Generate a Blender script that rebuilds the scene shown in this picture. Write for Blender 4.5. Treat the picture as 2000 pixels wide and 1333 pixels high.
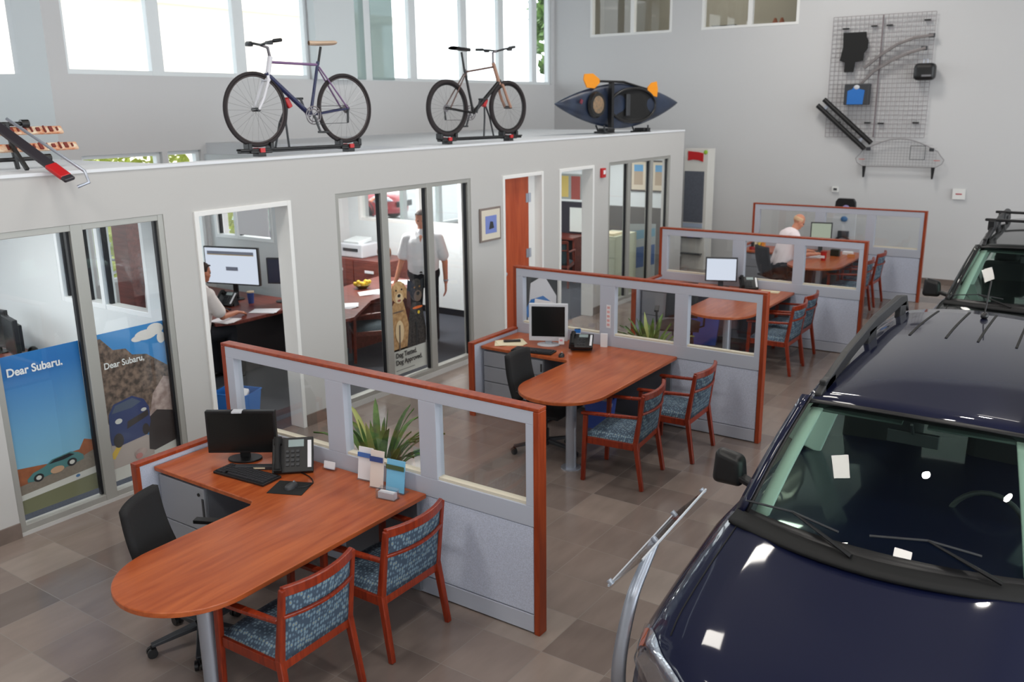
import bpy, bmesh, math, random
from mathutils import Vector, Matrix, Euler, noise
random.seed(7)
for o in list(bpy.data.objects): bpy.data.objects.remove(o)
scene = bpy.context.scene
COL = scene.collection
PI = math.pi

# ------------------------------------------------------------------ camera
cam_d = bpy.data.cameras.new('camera'); cam = bpy.data.objects.new('camera', cam_d); COL.objects.link(cam)
cr = Vector((0.8237986, 0.56675759, -0.01190343)); cu = Vector((-0.13438042, 0.21563926, 0.9671823)); cw = Vector((-0.55072476, 0.79516385, -0.25380445))
M3 = Matrix((cr, cu, -cw)).transposed()
cam.matrix_world = Matrix.Translation((6.64948, -4.05849, 3.14354)) @ M3.to_4x4()
cam_d.sensor_width = 36.0; cam_d.lens = 1746.006 / 2000 * 36.0
cam_d.clip_start = 0.05; cam_d.clip_end = 200
cam_d.dof.use_dof = True; cam_d.dof.focus_distance = 5.6; cam_d.dof.aperture_fstop = 2.4
scene.camera = cam
# ------------------------------------------------------------------ colour management
vs = scene.view_settings
scene.display_settings.display_device = 'sRGB'
vs.view_transform = 'Standard'; vs.look = 'None'; vs.gamma = 1.0; vs.use_curve_mapping = False
vs.exposure = 0.0
# ------------------------------------------------------------------ daylight
world = bpy.data.worlds.new('daylight'); scene.world = world; world.use_nodes = True
bg = world.node_tree.nodes['Background']; bg.inputs[0].default_value = (0.90, 0.96, 1.0, 1); bg.inputs[1].default_value = 4.2

def area(name, loc, rot, sx, sy, power, col=(1, 1, 1), portal=False):
    d = bpy.data.lights.new(name, 'AREA'); d.shape = 'RECTANGLE'; d.size = sx; d.size_y = sy; d.energy = power; d.color = col
    o = bpy.data.objects.new(name, d); o.location = loc; o.rotation_euler = rot; COL.objects.link(o)
    if portal: d.cycles.is_portal = True
    return o
# ceiling lamps of the hall (square fixtures at 6.7 m)
for lx in (2.0, 6.2, 10.0):
    for ly in (-5.0, -1.2, 2.6, 6.4, 10.2):
        lamp_ = area('ceiling_lamp', (lx, ly, 6.68), (0, 0, 0), 1.1, 1.1, {2.0: 62, 6.2: 46, 10.0: 28}[lx] * (1.9 if ly < -4 else 1.0) * ((1.7 if lx < 3 else .4) if ly > 10 else 1), (1.0, 0.95, 0.88))
        if lx > 5 and -2 < ly < 8: lamp_.data.shape = 'DISK'; lamp_.data.size = 0.34
# office ceiling lamps
for lx, ly, pw in ((-1.8, -1.0, 60), (-2.0, 5.3, 90), (-2.0, 8.3, 30), (-1.0, 9.7, 22)):
    area('office_lamp', (lx, ly, 2.54), (0, 0, 0), 1.1, 0.6, pw, (1.0, 0.98, 0.95))
area('window_portal', (-4.05, 7.6, 5.0), (0, math.radians(-90), 0), 2.8, 11.2, 1, portal=True)
area('window_portal', (13.9, 2.0, 3.0), (0, math.radians(90), 0), 5.2, 20, 1, portal=True)
area('window_portal', (-4.05, 3.0, 1.8), (0, math.radians(-90), 0), 1.7, 1.8, 1, portal=True)

# ------------------------------------------------------------------ materials
MATS = {}
def lin(c):
    return tuple(((v / 255) / 12.92 if v / 255 <= 0.04045 else ((v / 255 + 0.055) / 1.055) ** 2.4) for v in c)
def mat(name, rgb, rough=0.5, metal=0.0, spec=0.5, coat=0.0, noise_amt=0.0, noise_scale=20.0, stretch=(1, 1, 1), bump=0.0, rgb2=None, sheen=0.0):
    if name in MATS: return MATS[name]
    m = bpy.data.materials.new(name); m.use_nodes = True; nt = m.node_tree; b = nt.nodes['Principled BSDF']
    c = lin(rgb)
    b.inputs['Base Color'].default_value = (*c, 1); b.inputs['Roughness'].default_value = rough; b.inputs['Metallic'].default_value = metal
    b.inputs['Specular IOR Level'].default_value = spec
    b.inputs['Coat Weight'].default_value = coat; b.inputs['Coat Roughness'].default_value = 0.05
    if sheen: b.inputs['Sheen Weight'].default_value = sheen
    if noise_amt or bump or rgb2:
        tc = nt.nodes.new('ShaderNodeTexCoord'); mp = nt.nodes.new('ShaderNodeMapping'); mp.inputs['Scale'].default_value = stretch
        nz = nt.nodes.new('ShaderNodeTexNoise'); nz.inputs['Scale'].default_value = noise_scale; nz.inputs['Detail'].default_value = 4
        nt.links.new(tc.outputs['Object'], mp.inputs[0]); nt.links.new(mp.outputs[0], nz.inputs['Vector'])
        if noise_amt or rgb2:
            rp = nt.nodes.new('ShaderNodeValToRGB')
            c2 = lin(rgb2) if rgb2 else tuple(v * (1 - noise_amt) for v in c)
            rp.color_ramp.elements[0].position = 0.35; rp.color_ramp.elements[1].position = 0.65
            rp.color_ramp.elements[0].color = (*c2, 1); rp.color_ramp.elements[1].color = (*c, 1)
            nt.links.new(nz.outputs['Fac'], rp.inputs[0]); nt.links.new(rp.outputs[0], b.inputs['Base Color'])
        if bump:
            bp = nt.nodes.new('ShaderNodeBump'); bp.inputs['Strength'].default_value = bump; bp.inputs['Distance'].default_value = 0.004
            nt.links.new(nz.outputs['Fac'], bp.inputs['Height']); nt.links.new(bp.outputs[0], b.inputs['Normal'])
    MATS[name] = m
    return m
def emis(name, rgb, strength):
    if name in MATS: return MATS[name]
    m = bpy.data.materials.new(name); m.use_nodes = True; b = m.node_tree.nodes['Principled BSDF']
    b.inputs['Base Color'].default_value = (0.02, 0.02, 0.02, 1); b.inputs['Roughness'].default_value = 0.2
    b.inputs['Emission Color'].default_value = (*lin(rgb), 1); b.inputs['Emission Strength'].default_value = strength
    MATS[name] = m; return m
def glass(name, tint=(1, 1, 1), refl=0.08, rough=0.0, base=None, opac=0.0):
    m = bpy.data.materials.new(name); m.use_nodes = True; nt = m.node_tree
    for n in list(nt.nodes): nt.nodes.remove(n)
    out = nt.nodes.new('ShaderNodeOutputMaterial'); tr = nt.nodes.new('ShaderNodeBsdfTransparent'); gl = nt.nodes.new('ShaderNodeBsdfGlossy')
    tr.inputs[0].default_value = (*tint, 1); gl.inputs['Roughness'].default_value = rough
    lw = nt.nodes.new('ShaderNodeLayerWeight'); lw.inputs[0].default_value = 0.5
    pw = nt.nodes.new('ShaderNodeMath'); pw.operation = 'POWER'; pw.inputs[1].default_value = 4.0
    ad = nt.nodes.new('ShaderNodeMath'); ad.operation = 'MULTIPLY_ADD'; ad.inputs[1].default_value = 0.75; ad.inputs[2].default_value = refl; ad.use_clamp = True
    mx = nt.nodes.new('ShaderNodeMixShader')
    nt.links.new(lw.outputs['Facing'], pw.inputs[0]); nt.links.new(pw.outputs[0], ad.inputs[0]); nt.links.new(ad.outputs[0], mx.inputs[0])
    nt.links.new(tr.outputs[0], mx.inputs[1]); nt.links.new(gl.outputs[0], mx.inputs[2])
    last = mx
    if base:
        df = nt.nodes.new('ShaderNodeBsdfDiffuse'); df.inputs[0].default_value = (*lin(base), 1)
        m2 = nt.nodes.new('ShaderNodeMixShader'); m2.inputs[0].default_value = opac
        nt.links.new(mx.outputs[0], m2.inputs[1]); nt.links.new(df.outputs[0], m2.inputs[2]); last = m2
    nt.links.new(last.outputs[0], out.inputs[0])
    MATS[name] = m; return m

def wood(name, c1, c2, rough=0.35, axis=1, scale=3.0):
    m = bpy.data.materials.new(name); m.use_nodes = True; nt = m.node_tree; b = nt.nodes['Principled BSDF']
    tc = nt.nodes.new('ShaderNodeTexCoord'); mp = nt.nodes.new('ShaderNodeMapping')
    s = [9, 9, 9]; s[axis] = 0.9; mp.inputs['Scale'].default_value = s
    nz = nt.nodes.new('ShaderNodeTexNoise'); nz.inputs['Scale'].default_value = scale; nz.inputs['Detail'].default_value = 6; nz.inputs['Distortion'].default_value = 0.6
    rp = nt.nodes.new('ShaderNodeValToRGB')
    rp.color_ramp.elements[0].position = 0.28; rp.color_ramp.elements[1].position = 0.7
    rp.color_ramp.elements[0].color = (*lin(c2), 1); rp.color_ramp.elements[1].color = (*lin(c1), 1)
    nt.links.new(tc.outputs['Object'], mp.inputs[0]); nt.links.new(mp.outputs[0], nz.inputs['Vector']); nt.links.new(nz.outputs['Fac'], rp.inputs[0]); nt.links.new(rp.outputs[0], b.inputs['Base Color'])
    b.inputs['Roughness'].default_value = rough
    MATS[name] = m; return m

wall_white = mat('painted_wall_white', (190, 189, 187), 0.85)
wall_back = mat('painted_wall_back', (204, 204, 205), 0.85)
ledge_white = mat('ledge_white', (225, 228, 232), 0.6)
office_white = mat('office_wall_paint', (222, 228, 230), 0.8)
band_grey = mat('band_grey_paint', (212, 212, 213), 0.85)
ceil_mat = mat('ceiling_grey', (86, 86, 92), 0.9)
base_tile = mat('base_tile', (122, 108, 100), 0.4, noise_amt=0.2, noise_scale=6)
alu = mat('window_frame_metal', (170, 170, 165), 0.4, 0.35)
alu_lit = mat('window_frame_lit', (236, 241, 243), 0.45, 0.1)  # paler copy of the frame metal, overexposed daylight put into its colour
gasket = mat('black_gasket', (18, 20, 26), 0.5)
white_trim = mat('white_trim', (232, 232, 230), 0.5)
red_wood = wood('cherry_trim', (166, 70, 30), (130, 46, 18), 0.38, 2)
chair_wood = wood('chair_wood', (150, 52, 22), (108, 30, 12), 0.32, 2, 5)
desk_wood = wood('desk_laminate', (186, 98, 52), (152, 66, 28), 0.3, 1, 2.2)
door_wood = wood('door_veneer', (186, 86, 48), (160, 64, 32), 0.4, 2, 2)
dark_wood = wood('mahogany', (128, 62, 50), (92, 38, 30), 0.35, 0, 3)
panel_grey = mat('partition_frame_grey', (186, 191, 204), 0.5)
panel_fabric = mat('partition_fabric', (206, 213, 232), 0.9, noise_amt=0.22, noise_scale=160, bump=0.2)
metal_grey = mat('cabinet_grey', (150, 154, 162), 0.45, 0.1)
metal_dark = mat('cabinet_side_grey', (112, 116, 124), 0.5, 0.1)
silver = mat('silver_metal', (178, 184, 196), 0.35, 0.6)
chrome = mat('chrome', (200, 200, 205), 0.15, 1.0)
black_pl = mat('black_plastic', (20, 20, 22), 0.4)
black_matte = mat('black_matte', (14, 14, 15), 0.75)
black_mesh = mat('black_chair_fabric', (24, 24, 26), 0.85, bump=0.3, noise_scale=220)
dark_grey = mat('dark_grey', (52, 54, 58), 0.5)
screen_off = mat('screen_off', (16, 18, 18), 0.25)
beige_pl = mat('pale_plastic', (205, 208, 214), 0.4)
paper = mat('paper_white', (232, 232, 236), 0.8)
cream = mat('cream_paper', (225, 215, 185), 0.8)
red_pl = mat('red_plastic', (190, 30, 34), 0.4)
red_dk = mat('deep_red', (150, 30, 30), 0.4)
blue_pl = mat('blue_plastic', (86, 116, 214), 0.5)
blue_rt = mat('bright_blue', (36, 110, 190), 0.5)
orange_pl = mat('orange_plastic', (240, 150, 20), 0.4)
yellow_pl = mat('yellow', (235, 200, 60), 0.5)
carpet = mat('office_carpet', (62, 66, 76), 0.95, noise_amt=0.25, noise_scale=60)
clear = glass('clear_glass', (0.97, 0.985, 0.98), 0.06)
part_glass = glass('partition_glass', (0.94, 0.96, 0.96), 0.09)
acrylic = glass('clear_acrylic', (0.93, 0.96, 0.98), 0.12)
green_glass = glass('milky_green_glass', (0.85, 0.93, 0.92), 0.1, 0.05, (170, 188, 186), 0.75)
screen_on = emis('screen_lit', (205, 214, 228), 1.0)
screen_green = emis('screen_pale_green', (168, 178, 160), 0.75)
skin_m = mat('skin', (206, 140, 112), 0.55)
skin_dk = mat('skin_tan', (176, 112, 84), 0.55)
shirt_w = mat('white_shirt', (236, 238, 242), 0.85, bump=0.5, noise_scale=14)
trouser = mat('black_trousers', (22, 24, 32), 0.85)
hair_dk = mat('dark_hair', (46, 30, 24), 0.8)
hair_gr = mat('thin_hair', (214, 176, 140), 0.7)
leaf_m = mat('leaf_green', (104, 138, 62), 0.45, rgb2=(58, 92, 40), noise_scale=12)
leaf_pale = mat('leaf_pale', (176, 182, 104), 0.5)

# chair fabric with rows of little oval motifs
def dotted_fabric():
    m = bpy.data.materials.new('patterned_upholstery'); m.use_nodes = True; nt = m.node_tree; b = nt.nodes['Principled BSDF']
    tc = nt.nodes.new('ShaderNodeTexCoord'); mp = nt.nodes.new('ShaderNodeMapping'); mp.inputs['Scale'].default_value = (52, 52, 30)
    vo = nt.nodes.new('ShaderNodeTexVoronoi'); vo.inputs['Scale'].default_value = 1.0; vo.inputs['Randomness'].default_value = 0.45
    rp = nt.nodes.new('ShaderNodeValToRGB'); e = rp.color_ramp.elements
    e[0].position = 0.12; e[0].color = (*lin((150, 140, 96)), 1)
    e[1].position = 0.22; e[1].color = (*lin((122, 146, 160)), 1)
    a = e.new(0.42); a.color = (*lin((98, 122, 140)), 1)
    a = e.new(0.52); a.color = (*lin((64, 80, 98)), 1)
    nt.links.new(tc.outputs['Object'], mp.inputs[0]); nt.links.new(mp.outputs[0], vo.inputs['Vector']); nt.links.new(vo.outputs['Distance'], rp.inputs[0]); nt.links.new(rp.outputs[0], b.inputs['Base Color'])
    b.inputs['Roughness'].default_value = 0.85
    return m
upholstery = dotted_fabric()

def floor_tiles():
    m = bpy.data.materials.new('floor_tile'); m.use_nodes = True; nt = m.node_tree; b = nt.nodes['Principled BSDF']; L = nt.links.new
    tc = nt.nodes.new('ShaderNodeTexCoord'); mp = nt.nodes.new('ShaderNodeMapping'); mp.inputs['Location'].default_value = (-3.26, 0.125, 0)
    L(tc.outputs['Object'], mp.inputs[0])
    sc = nt.nodes.new('ShaderNodeVectorMath'); sc.operation = 'SCALE'; sc.inputs['Scale'].default_value = 1 / 0.425; L(mp.outputs[0], sc.inputs[0])
    fl = nt.nodes.new('ShaderNodeVectorMath'); fl.operation = 'FLOOR'; L(sc.outputs[0], fl.inputs[0])
    frc = nt.nodes.new('ShaderNodeVectorMath'); frc.operation = 'FRACTION'; L(sc.outputs[0], frc.inputs[0])
    wn = nt.nodes.new('ShaderNodeTexWhiteNoise'); wn.noise_dimensions = '2D'; L(fl.outputs[0], wn.inputs['Vector'])
    # streaks inside the tile
    nz = nt.nodes.new('ShaderNodeTexNoise'); nz.inputs['Scale'].default_value = 1.0; nz.inputs['Detail'].default_value = 5
    m2 = nt.nodes.new('ShaderNodeMapping'); m2.inputs['Scale'].default_value = (9, 2.2, 1); L(tc.outputs['Object'], m2.inputs[0])
    av = nt.nodes.new('ShaderNodeVectorMath'); av.operation = 'ADD'; L(m2.outputs[0], av.inputs[0])
    s3 = nt.nodes.new('ShaderNodeVectorMath'); s3.operation = 'SCALE'; s3.inputs['Scale'].default_value = 20; L(wn.outputs['Color'], s3.inputs[0]); L(s3.outputs[0], av.inputs[1]); L(av.outputs[0], nz.inputs['Vector'])
    rp = nt.nodes.new('ShaderNodeValToRGB'); e = rp.color_ramp.elements
    e[0].position = 0.0; e[0].color = (*lin((112, 101, 96)), 1); e[1].position = 1; e[1].color = (*lin((154, 142, 134)), 1)
    a = e.new(0.15); a.color = (*lin((132, 119, 113)), 1); a = e.new(0.9); a.color = (*lin((145, 131, 123)), 1)
    L(wn.outputs['Value'], rp.inputs[0])
    mx = nt.nodes.new('ShaderNodeMixRGB'); mx.blend_type = 'MULTIPLY'; mx.inputs[0].default_value = 0.28; L(rp.outputs[0], mx.inputs[1])
    r2 = nt.nodes.new('ShaderNodeValToRGB'); r2.color_ramp.elements[0].position = 0.3; r2.color_ramp.elements[1].position = 0.7; r2.color_ramp.elements[0].color = (0.45, 0.43, 0.42, 1); L(nz.outputs['Fac'], r2.inputs[0]); L(r2.outputs[0], mx.inputs[2])
    # grout
    sx = nt.nodes.new('ShaderNodeSeparateXYZ'); L(frc.outputs[0], sx.inputs[0])
    def edge(sock):
        a1 = nt.nodes.new('ShaderNodeMath'); a1.operation = 'SUBTRACT'; L(sock, a1.inputs[0]); a1.inputs[1].default_value = 0.5
        a2 = nt.nodes.new('ShaderNodeMath'); a2.operation = 'ABSOLUTE'; L(a1.outputs[0], a2.inputs[0])
        a3 = nt.nodes.new('ShaderNodeMath'); a3.operation = 'GREATER_THAN'; L(a2.outputs[0], a3.inputs[0]); a3.inputs[1].default_value = 0.4935
        return a3.outputs[0]
    mxm = nt.nodes.new('ShaderNodeMath'); mxm.operation = 'MAXIMUM'; L(edge(sx.outputs[0]), mxm.inputs[0]); L(edge(sx.outputs[1]), mxm.inputs[1])
    gm = nt.nodes.new('ShaderNodeMixRGB'); L(mxm.outputs[0], gm.inputs[0]); L(mx.outputs[0], gm.inputs[1]); gm.inputs[2].default_value = (*lin((140, 132, 126)), 1)
    L(gm.outputs[0], b.inputs['Base Color'])
    rr = nt.nodes.new('ShaderNodeMapRange'); L(wn.outputs['Value'], rr.inputs[0]); rr.inputs[3].default_value = 0.13; rr.inputs[4].default_value = 0.26
    L(rr.outputs[0], b.inputs['Roughness'])
    return m
tile_mat = floor_tiles()

# ------------------------------------------------------------------ mesh helpers
class MB:
    def __init__(s): s.v = []; s.f = []; s.m = []
    def add(s, vs_, fs_, mi=0):
        n = len(s.v); s.v += [tuple(p) for p in vs_]; s.f += [tuple(i + n for i in f) for f in fs_]; s.m += [mi] * len(fs_)
        return s
    def box(s, x0, y0, z0, x1, y1, z1, mi=0):
        x0, x1 = min(x0, x1), max(x0, x1); y0, y1 = min(y0, y1), max(y0, y1); z0, z1 = min(z0, z1), max(z0, z1)
        return s.add([(x0, y0, z0), (x1, y0, z0), (x1, y1, z0), (x0, y1, z0), (x0, y0, z1), (x1, y0, z1), (x1, y1, z1), (x0, y1, z1)],
                     [(0, 3, 2, 1), (4, 5, 6, 7), (0, 1, 5, 4), (1, 2, 6, 5), (2, 3, 7, 6), (3, 0, 4, 7)], mi)
    def obox(s, c, size, rot=(0, 0, 0), mi=0):
        R = Euler(rot).to_matrix(); c = Vector(c); h = [d / 2 for d in size]
        P = [c + R @ Vector((sx * h[0], sy * h[1], sz * h[2])) for sz in (-1, 1) for sx, sy in ((-1, -1), (1, -1), (1, 1), (-1, 1))]
        return s.add(P, [(0, 3, 2, 1), (4, 5, 6, 7), (0, 1, 5, 4), (1, 2, 6, 5), (2, 3, 7, 6), (3, 0, 4, 7)], mi)
    def bar(s, a, b, w, t, up=(0, 0, 1), mi=0, w2=None, t2=None):
        a = Vector(a); b = Vector(b); d = (b - a).normalized(); up = Vector(up)
        sd = d.cross(up)
        if sd.length < 1e-4: sd = d.cross(Vector((0, 1, 0)))
        sd.normalize(); u2 = sd.cross(d).normalized(); P = []
        for q, ww, tt in ((a, w, t), (b, w2 or w, t2 or t)):
            P += [q - sd * ww / 2 - u2 * tt / 2, q + sd * ww / 2 - u2 * tt / 2, q + sd * ww / 2 + u2 * tt / 2, q - sd * ww / 2 + u2 * tt / 2]
        return s.add(P, [(0, 3, 2, 1), (4, 5, 6, 7), (0, 1, 5, 4), (1, 2, 6, 5), (2, 3, 7, 6), (3, 0, 4, 7)], mi)
    def tube(s, pts, r, n=10, mi=0, closed=False, radii=None):
        pts = [Vector(p) for p in pts]; N = len(pts); rings = []
        prev = None
        for i, p in enumerate(pts):
            if closed: d = pts[(i + 1) % N] - pts[i - 1]
            else: d = pts[min(i + 1, N - 1)] - pts[max(i - 1, 0)]
            if d.length < 1e-9: d = Vector((0, 0, 1))
            d.normalize()
            if prev is None:
                a = Vector((0, 0, 1)) if abs(d.z) < 0.9 else Vector((1, 0, 0)); sd = d.cross(a).normalized()
            else:
                sd = (prev - d * prev.dot(d))
                sd = sd.normalized() if sd.length > 1e-6 else d.orthogonal().normalized()
            prev = sd; u = d.cross(sd)
            rr = radii[i] if radii else r
            rings.append([p + sd * math.cos(2 * PI * k / n) * rr + u * math.sin(2 * PI * k / n) * rr for k in range(n)])
        vs_ = [q for rg in rings for q in rg]; fs = []
        for i in range(N if closed else N - 1):
            j = (i + 1) % N
            for k in range(n):
                k2 = (k + 1) % n; fs.append((i * n + k, i * n + k2, j * n + k2, j * n + k))
        if not closed: fs.append(tuple(range(n - 1, -1, -1))); fs.append(tuple((N - 1) * n + k for k in range(n)))
        return s.add(vs_, fs, mi)
    def cyl(s, a, b, r, r2=None, n=20, mi=0): return s.tube([a, b], r, n, mi, radii=[r, r if r2 is None else r2])
    def prism(s, poly, a, b, axis='z', mi=0):
        n = len(poly)
        def P(u, v, w): return {'z': (u, v, w), 'y': (u, w, v), 'x': (w, u, v)}[axis]
        vs_ = [P(u, v, a) for u, v in poly] + [P(u, v, b) for u, v in poly]
        fs = [tuple(range(n - 1, -1, -1)), tuple(range(n, 2 * n))] + [(i, (i + 1) % n, n + (i + 1) % n, n + i) for i in range(n)]
        return s.add(vs_, fs, mi)
    def poly(s, pts, mi=0): return s.add(pts, [tuple(range(len(pts)))], mi)
    def ball(s, c, r, n=16, m_=10, mi=0, rot=None):
        if not hasattr(r, '__len__'): r = (r, r, r)
        vs_ = []; fs = []
        R = Euler(rot).to_matrix() if rot else None
        for i in range(m_ + 1):
            th = PI * i / m_
            for k in range(n):
                ph = 2 * PI * k / n; q = Vector((r[0] * math.sin(th) * math.cos(ph), r[1] * math.sin(th) * math.sin(ph), r[2] * math.cos(th)))
                if R: q = R @ q
                vs_.append(Vector(c) + q)
        for i in range(m_):
            for k in range(n):
                k2 = (k + 1) % n
                if i == 0: fs.append((k, (i + 1) * n + k, (i + 1) * n + k2))
                elif i == m_ - 1: fs.append((i * n + k, (i + 1) * n + k, i * n + k2))
                else: fs.append((i * n + k, (i + 1) * n + k, (i + 1) * n + k2, i * n + k2))
        return s.add(vs_, fs, mi)
    def lathe(s, prof, c=(0, 0, 0), n=28, mi=0, axis='z'):
        c = Vector(c); vs_ = []; N = len(prof)
        for r, z in prof:
            for k in range(n):
                a = 2 * PI * k / n
                if axis == 'z': vs_.append(c + Vector((r * math.cos(a), r * math.sin(a), z)))
                elif axis == 'x': vs_.append(c + Vector((z, r * math.cos(a), r * math.sin(a))))
                else: vs_.append(c + Vector((r * math.cos(a), z, r * math.sin(a))))
        fs = [(i * n + k, i * n + (k + 1) % n, (i + 1) * n + (k + 1) % n, (i + 1) * n + k) for i in range(N - 1) for k in range(n)]
        fs.append(tuple(range(n))); fs.append(tuple((N - 1) * n + k for k in range(n - 1, -1, -1)))
        return s.add(vs_, fs, mi)
    def grid(s, fn, nu, nv, mi=0, flip=False):
        vs_ = [fn(i / nu, j / nv) for i in range(nu + 1) for j in range(nv + 1)]
        fs = []
        for i in range(nu):
            for j in range(nv):
                q = (i * (nv + 1) + j, (i + 1) * (nv + 1) + j, (i + 1) * (nv + 1) + j + 1, i * (nv + 1) + j + 1)
                fs.append(q[::-1] if flip else q)
        return s.add(vs_, fs, mi)
    def build(s, name, m=None, parent=None, bevel=0, seg=2, smooth=None, solid=0, subsurf=0, recalc=True, loc=None, rotz=None, offset=-1):
        me = bpy.data.meshes.new(name); me.from_pydata(s.v, [], s.f); 
        ml = m if isinstance(m, (list, tuple)) else [m]
        for q in ml: me.materials.append(q)
        for p, mi in zip(me.polygons, s.m): p.material_index = mi
        if recalc:
            bm = bmesh.new(); bm.from_mesh(me); bmesh.ops.recalc_face_normals(bm, faces=bm.faces); bm.to_mesh(me); bm.free()
        me.update()
        if smooth is not None:
            for p in me.polygons: p.use_smooth = True
            if smooth < 179: me.set_sharp_from_angle(angle=math.radians(smooth))
        o = bpy.data.objects.new(name, me); COL.objects.link(o)
        if parent: o.parent = parent
        if loc: o.location = loc
        if rotz is not None: o.rotation_euler = (0, 0, rotz)
        if solid: md = o.modifiers.new('solid', 'SOLIDIFY'); md.thickness = solid; md.offset = offset
        if bevel: md = o.modifiers.new('bevel', 'BEVEL'); md.width = bevel; md.segments = seg; md.limit_method = 'ANGLE'; md.angle_limit = math.radians(40)
        if subsurf: md = o.modifiers.new('sub', 'SUBSURF'); md.levels = subsurf; md.render_levels = subsurf
        return o

def tag(o, label=None, cat=None, group=None, kind=None):
    if label: o['label'] = label
    if cat: o['category'] = cat
    if group: o['group'] = group
    if kind: o['kind'] = kind
    return o
def thing(name, label, cat, loc=(0, 0, 0), rz=0, group=None):
    o = bpy.data.objects.new(name, None); COL.objects.link(o); o.location = loc; o.rotation_euler = (0, 0, rz)
    return tag(o, label, cat, group)
def kids(o): return [c for c in bpy.data.objects if c.parent == o]
def copy_tree(o, loc=None, rz=None, label=None, parent=None, group=None):
    c = o.copy(); COL.objects.link(c)
    if parent: c.parent = parent
    if loc is not None: c.location = loc
    if rz is not None: c.rotation_euler = (0, 0, rz)
    if label: c['label'] = label
    if group: c['group'] = group
    for k in kids(o): copy_tree(k, parent=c)
    return c
def struct(name, mb, m, **k): return tag(mb.build(name, m, **k), kind='structure')
def text(body, size, m, parent, loc, rot, name='lettering', align='LEFT', bold=0.0, shear=0, sx=1.0):
    cu_ = bpy.data.curves.new(name, 'FONT'); cu_.body = body; cu_.size = size; cu_.align_x = align; cu_.extrude = 0.0008; cu_.offset = bold
    tmp = bpy.data.objects.new('tmp_text', cu_); COL.objects.link(tmp); bpy.context.view_layer.update()
    me = bpy.data.meshes.new_from_object(tmp.evaluated_get(bpy.context.evaluated_depsgraph_get())); bpy.data.objects.remove(tmp); bpy.data.curves.remove(cu_)
    me.name = name; me.materials.clear(); me.materials.append(m)
    o = bpy.data.objects.new(name, me); COL.objects.link(o); o.parent = parent; o.location = loc; o.rotation_euler = rot; o.scale = (sx, 1, 1)
    return o
# ================================================================== THE SETTING
mb = MB(); mb.box(-0.15, -12, -0.15, 16, 13.2, 0); mb.box(-4.2, 10.95, -0.15, -0.15, 13.2, 0); struct('floor', mb, tile_mat)
mb = MB(); mb.box(-9, -12, -0.15, -0.15, 10.95, 0.0); struct('floor_offices', mb, carpet)
mb = MB(); mb.box(-9, -12, 6.8, 16, 13.3, 7.0); struct('ceiling', mb, ceil_mat)

def wall_with_holes(fixed, f2, lo, hi, z0, z1, holes, axis):
    """wall slab: axis 'x' = plane x in [fixed,f2], spans y lo..hi.  holes = (a,b,za,zb)"""
    mb = MB(); cuts = sorted(set([lo, hi] + [h[0] for h in holes] + [h[1] for h in holes]))
    for a, b in zip(cuts[:-1], cuts[1:]):
        mid = (a + b) / 2; zs = [z0]; hs = sorted([(h[2], h[3]) for h in holes if h[0] < mid < h[1]])
        cur = z0
        for ha, hb in hs:
            if ha > cur: (mb.box(fixed, a, cur, f2, b, ha) if axis == 'x' else mb.box(a, fixed, cur, b, f2, ha))
            cur = hb
        if cur < z1: (mb.box(fixed, a, cur, f2, b, z1) if axis == 'x' else mb.box(a, fixed, cur, b, f2, z1))
    return mb
def clean(mbo):  # weld coincident verts and drop inner faces
    o = mbo; bm = bmesh.new(); bm.from_mesh(o.data); bmesh.ops.remove_doubles(bm, verts=bm.verts, dist=1e-5)
    seen = {}
    for f in bm.faces: seen.setdefault(tuple(sorted(v.index for v in f.verts)), []).append(f)
    dead = [f for fs in seen.values() if len(fs) > 1 for f in fs]
    bmesh.ops.delete(bm, geom=dead, context='FACES'); bm.to_mesh(o.data); bm.free(); return o

# office front wall, x = 0
ZT = 2.71
WIN_A = (-1.07, 0.45, 0.03, 2.31); DOOR_A = (0.76, 1.80, 0, 2.28); WIN_B = (2.43, 4.70, 0.06, 2.31)
DOOR_C = (5.38, 6.30, 0, 2.27); DOOR_E = (6.76, 7.70, 0, 2.27); WIN_D = (8.20, 10.40, 0.06, 2.30)
o = struct('wall_left', wall_with_holes(-0.15, 0.0, -12, 10.95, 0, ZT - 0.02, [WIN_A, DOOR_A, WIN_B, DOOR_C, DOOR_E, WIN_D], 'x'), wall_white); clean(o)
mb = MB(); mb.box(-0.15, -12, ZT - 0.02, 0.008, 10.958, ZT + 0.004); mb.box(-5.2, -12, 2.56, -0.15, 0.62, ZT); mb.box(-4.0, 3.95, 2.56, -0.15, 10.95, ZT)
struct('trim_1', mb, ledge_white)
mb = MB(); 
for a, b in ((-12, -1.07), (0.45, 0.72), (1.84, 2.43), (4.70, 5.34), (6.34, 6.72), (7.74, 8.2), (10.4, 10.95)): mb.box(0, a, 0, 0.015, b, 0.12)
struct('baseboard_left', mb, base_tile)
# office end wall (y = 10.95) and the inner dividing walls
struct('wall_office_end', wall_with_holes(10.83, 10.95, -4.0, -0.15, 0, 2.56, [], 'y'), office_white)
W1 = (-2.02, -0.53, 1.32, 2.30)
o = struct('wall_divider_1', wall_with_holes(0.58, 0.70, -6.0, -0.15, 0, 2.56, [W1], 'y'), office_white); clean(o)
W3 = (-3.78, -1.66, 1.37, 2.36)
o = struct('wall_divider_3', wall_with_holes(6.62, 6.74, -4.0, -0.15, 0, 2.56, [W3], 'y'), office_white); clean(o)
o = struct('wall_divider_2', wall_with_holes(3.9, 4.0, -4.0, -2.62, 0, 2.56, [(-3.9, -2.7, 1.42, 2.4)], 'y'), office_white); clean(o)
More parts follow.
